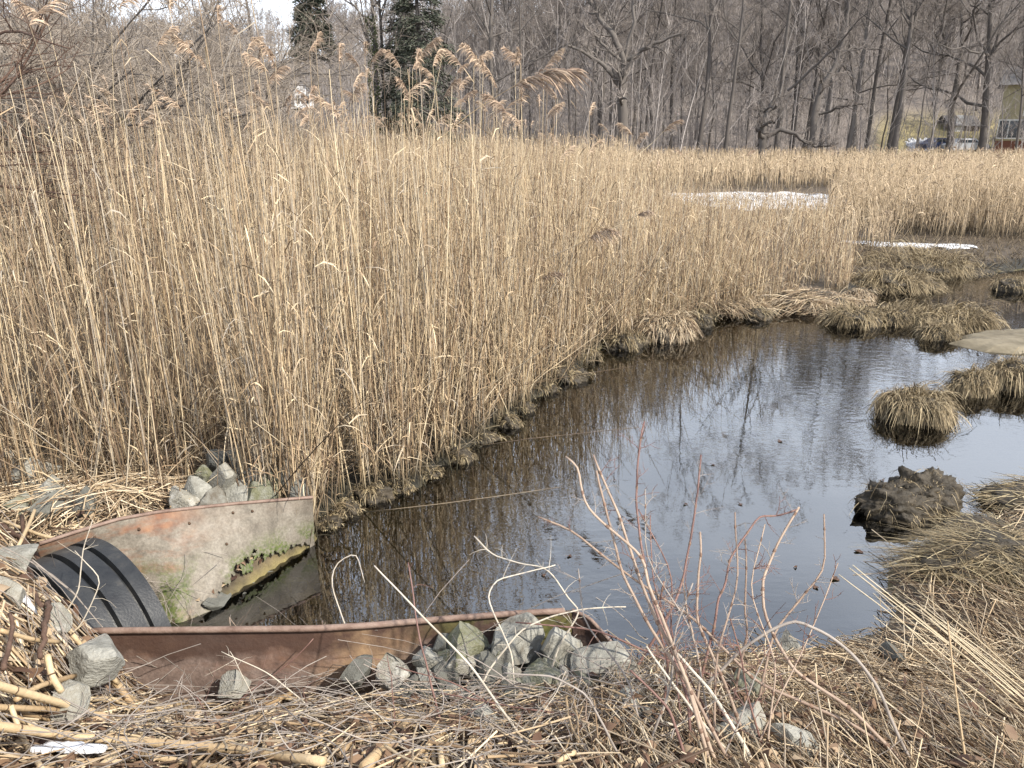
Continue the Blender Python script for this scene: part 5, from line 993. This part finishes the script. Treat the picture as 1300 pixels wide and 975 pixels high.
def window(xa_, xb_, za, zb_, y, t, mull):
    f = part('window', MB().box((xa_, y-.03, za), (xb_, y-.004, zb_)), M['glass'], t, False); mb = MB(); w_ = .13
    for a, b in (((xa_-w_, za-w_), (xb_+w_, za)), ((xa_-w_, zb_), (xb_+w_, zb_+w_)), ((xa_-w_, za), (xa_, zb_)), ((xb_, za), (xb_+w_, zb_))): mb.box((a[0], y-.09, a[1]), (b[0], y-.002, b[1]))
    for q in mull: mb.box((xa_+(xb_-xa_)*q-.05, y-.07, za), (xa_+(xb_-xa_)*q+.05, y-.034, zb_))
    o = link('window_frame', mb.mesh('window_frame', M['white'], False, t.location), f)
window(x0+.15, x0+4.5, zw0+.1, zw1-.1, y, t, (.2, .6)); window(x0+2.2, x0+3.6, aty(1270, 146, y)[2], aty(1270, 130, y)[2], y, t, (.5,))
y = 100; xa_, xb_ = xat(1206, y, 2), xat(1242, y, 2); z0 = hz(xa_, y); z1 = aty(1210, 160, y)[2]; z2 = aty(1210, 146, y)[2]
t = thing('shed', 'low grey shed with a pale roof behind the parked cars', 'shed', ((xa_+xb_)/2, y, z0)); part('wall', MB().box((xa_, y, z0-.3), (xb_, y+4, z1)), M['brown_wall'], t, False)
part('roof', MB().add([(xa_-.3, y-.4, z1), (xb_+.3, y-.4, z1), (xb_+.3, y+2, z2), (xa_-.3, y+2, z2), (xa_-.3, y+4.4, z1), (xb_+.3, y+4.4, z1)], [(0, 1, 2, 3), (3, 2, 5, 4)]), M['shingle'], t, False)
part('door', MB().box((xa_+.5, y-.05, z0), (xa_+1.5, y-.004, z0+1.9)), M['white'], t, False)
def car(label, px, y, paint, rz):
    x = xat(px, y, 1.5); t = thing('parked_car', label, 'car', (x, y, hz(x, y))); o_ = np.array(t.location)
    pr = np.array([(-2.2, .35), (-2.2, .85), (-1.9, .98), (-1.35, 1.02), (-.8, 1.48), (.7, 1.5), (1.35, 1.05), (2.05, .92), (2.25, .7), (2.2, .32)])
    V = np.concatenate([np.stack([pr[:, 0], np.full(len(pr), s*.85)*np.where(pr[:, 1] > 1.1, .82, 1), pr[:, 1]], 1) for s in (-1, 1)]); n = len(pr); mb = MB().add(V+o_, [(k, (k+1) % n, (k+1) % n+n, k+n) for k in range(n)]); 
    for s in (0, n): mb.add(V[s:s+n]+o_, [list(range(n))])
    part('body', mb, M[paint], t, False)
    wv = np.array([(-1.15, 1.05), (-.72, 1.42), (.6, 1.43), (1.1, 1.08)]); q = MB()
    for s in (-1, 1): q.add(np.stack([wv[:, 0], s*np.where(wv[:, 1] > 1.1, .715, .862), wv[:, 1]], 1)+o_, [(0, 1, 2, 3)])
    part('windows', q, M['glass'], t, False)
    for a in (-1.35, 1.4):
        for s in (-1, 1): wl = part('wheel', MB().tubes(np.array([[a, s*.70, .32], [a, s*.90, .32]])[None]+o_, .32, 18, 0, True), M['rubber'], t); link('rim', MB().tubes(np.array([[a, s*.88, .32], [a, s*.915, .32]])[None], .19, 12, 0, True).mesh('rim', M['silver_paint']), wl)
    t.rotation_euler = (0, 0, rz)
car('dark blue car parked on the far lawn between the trunks', 1192, 90, 'blue_paint', .2)
car('silver grey car parked in front of the low shed', 1226, 88, 'silver_paint', -.15)
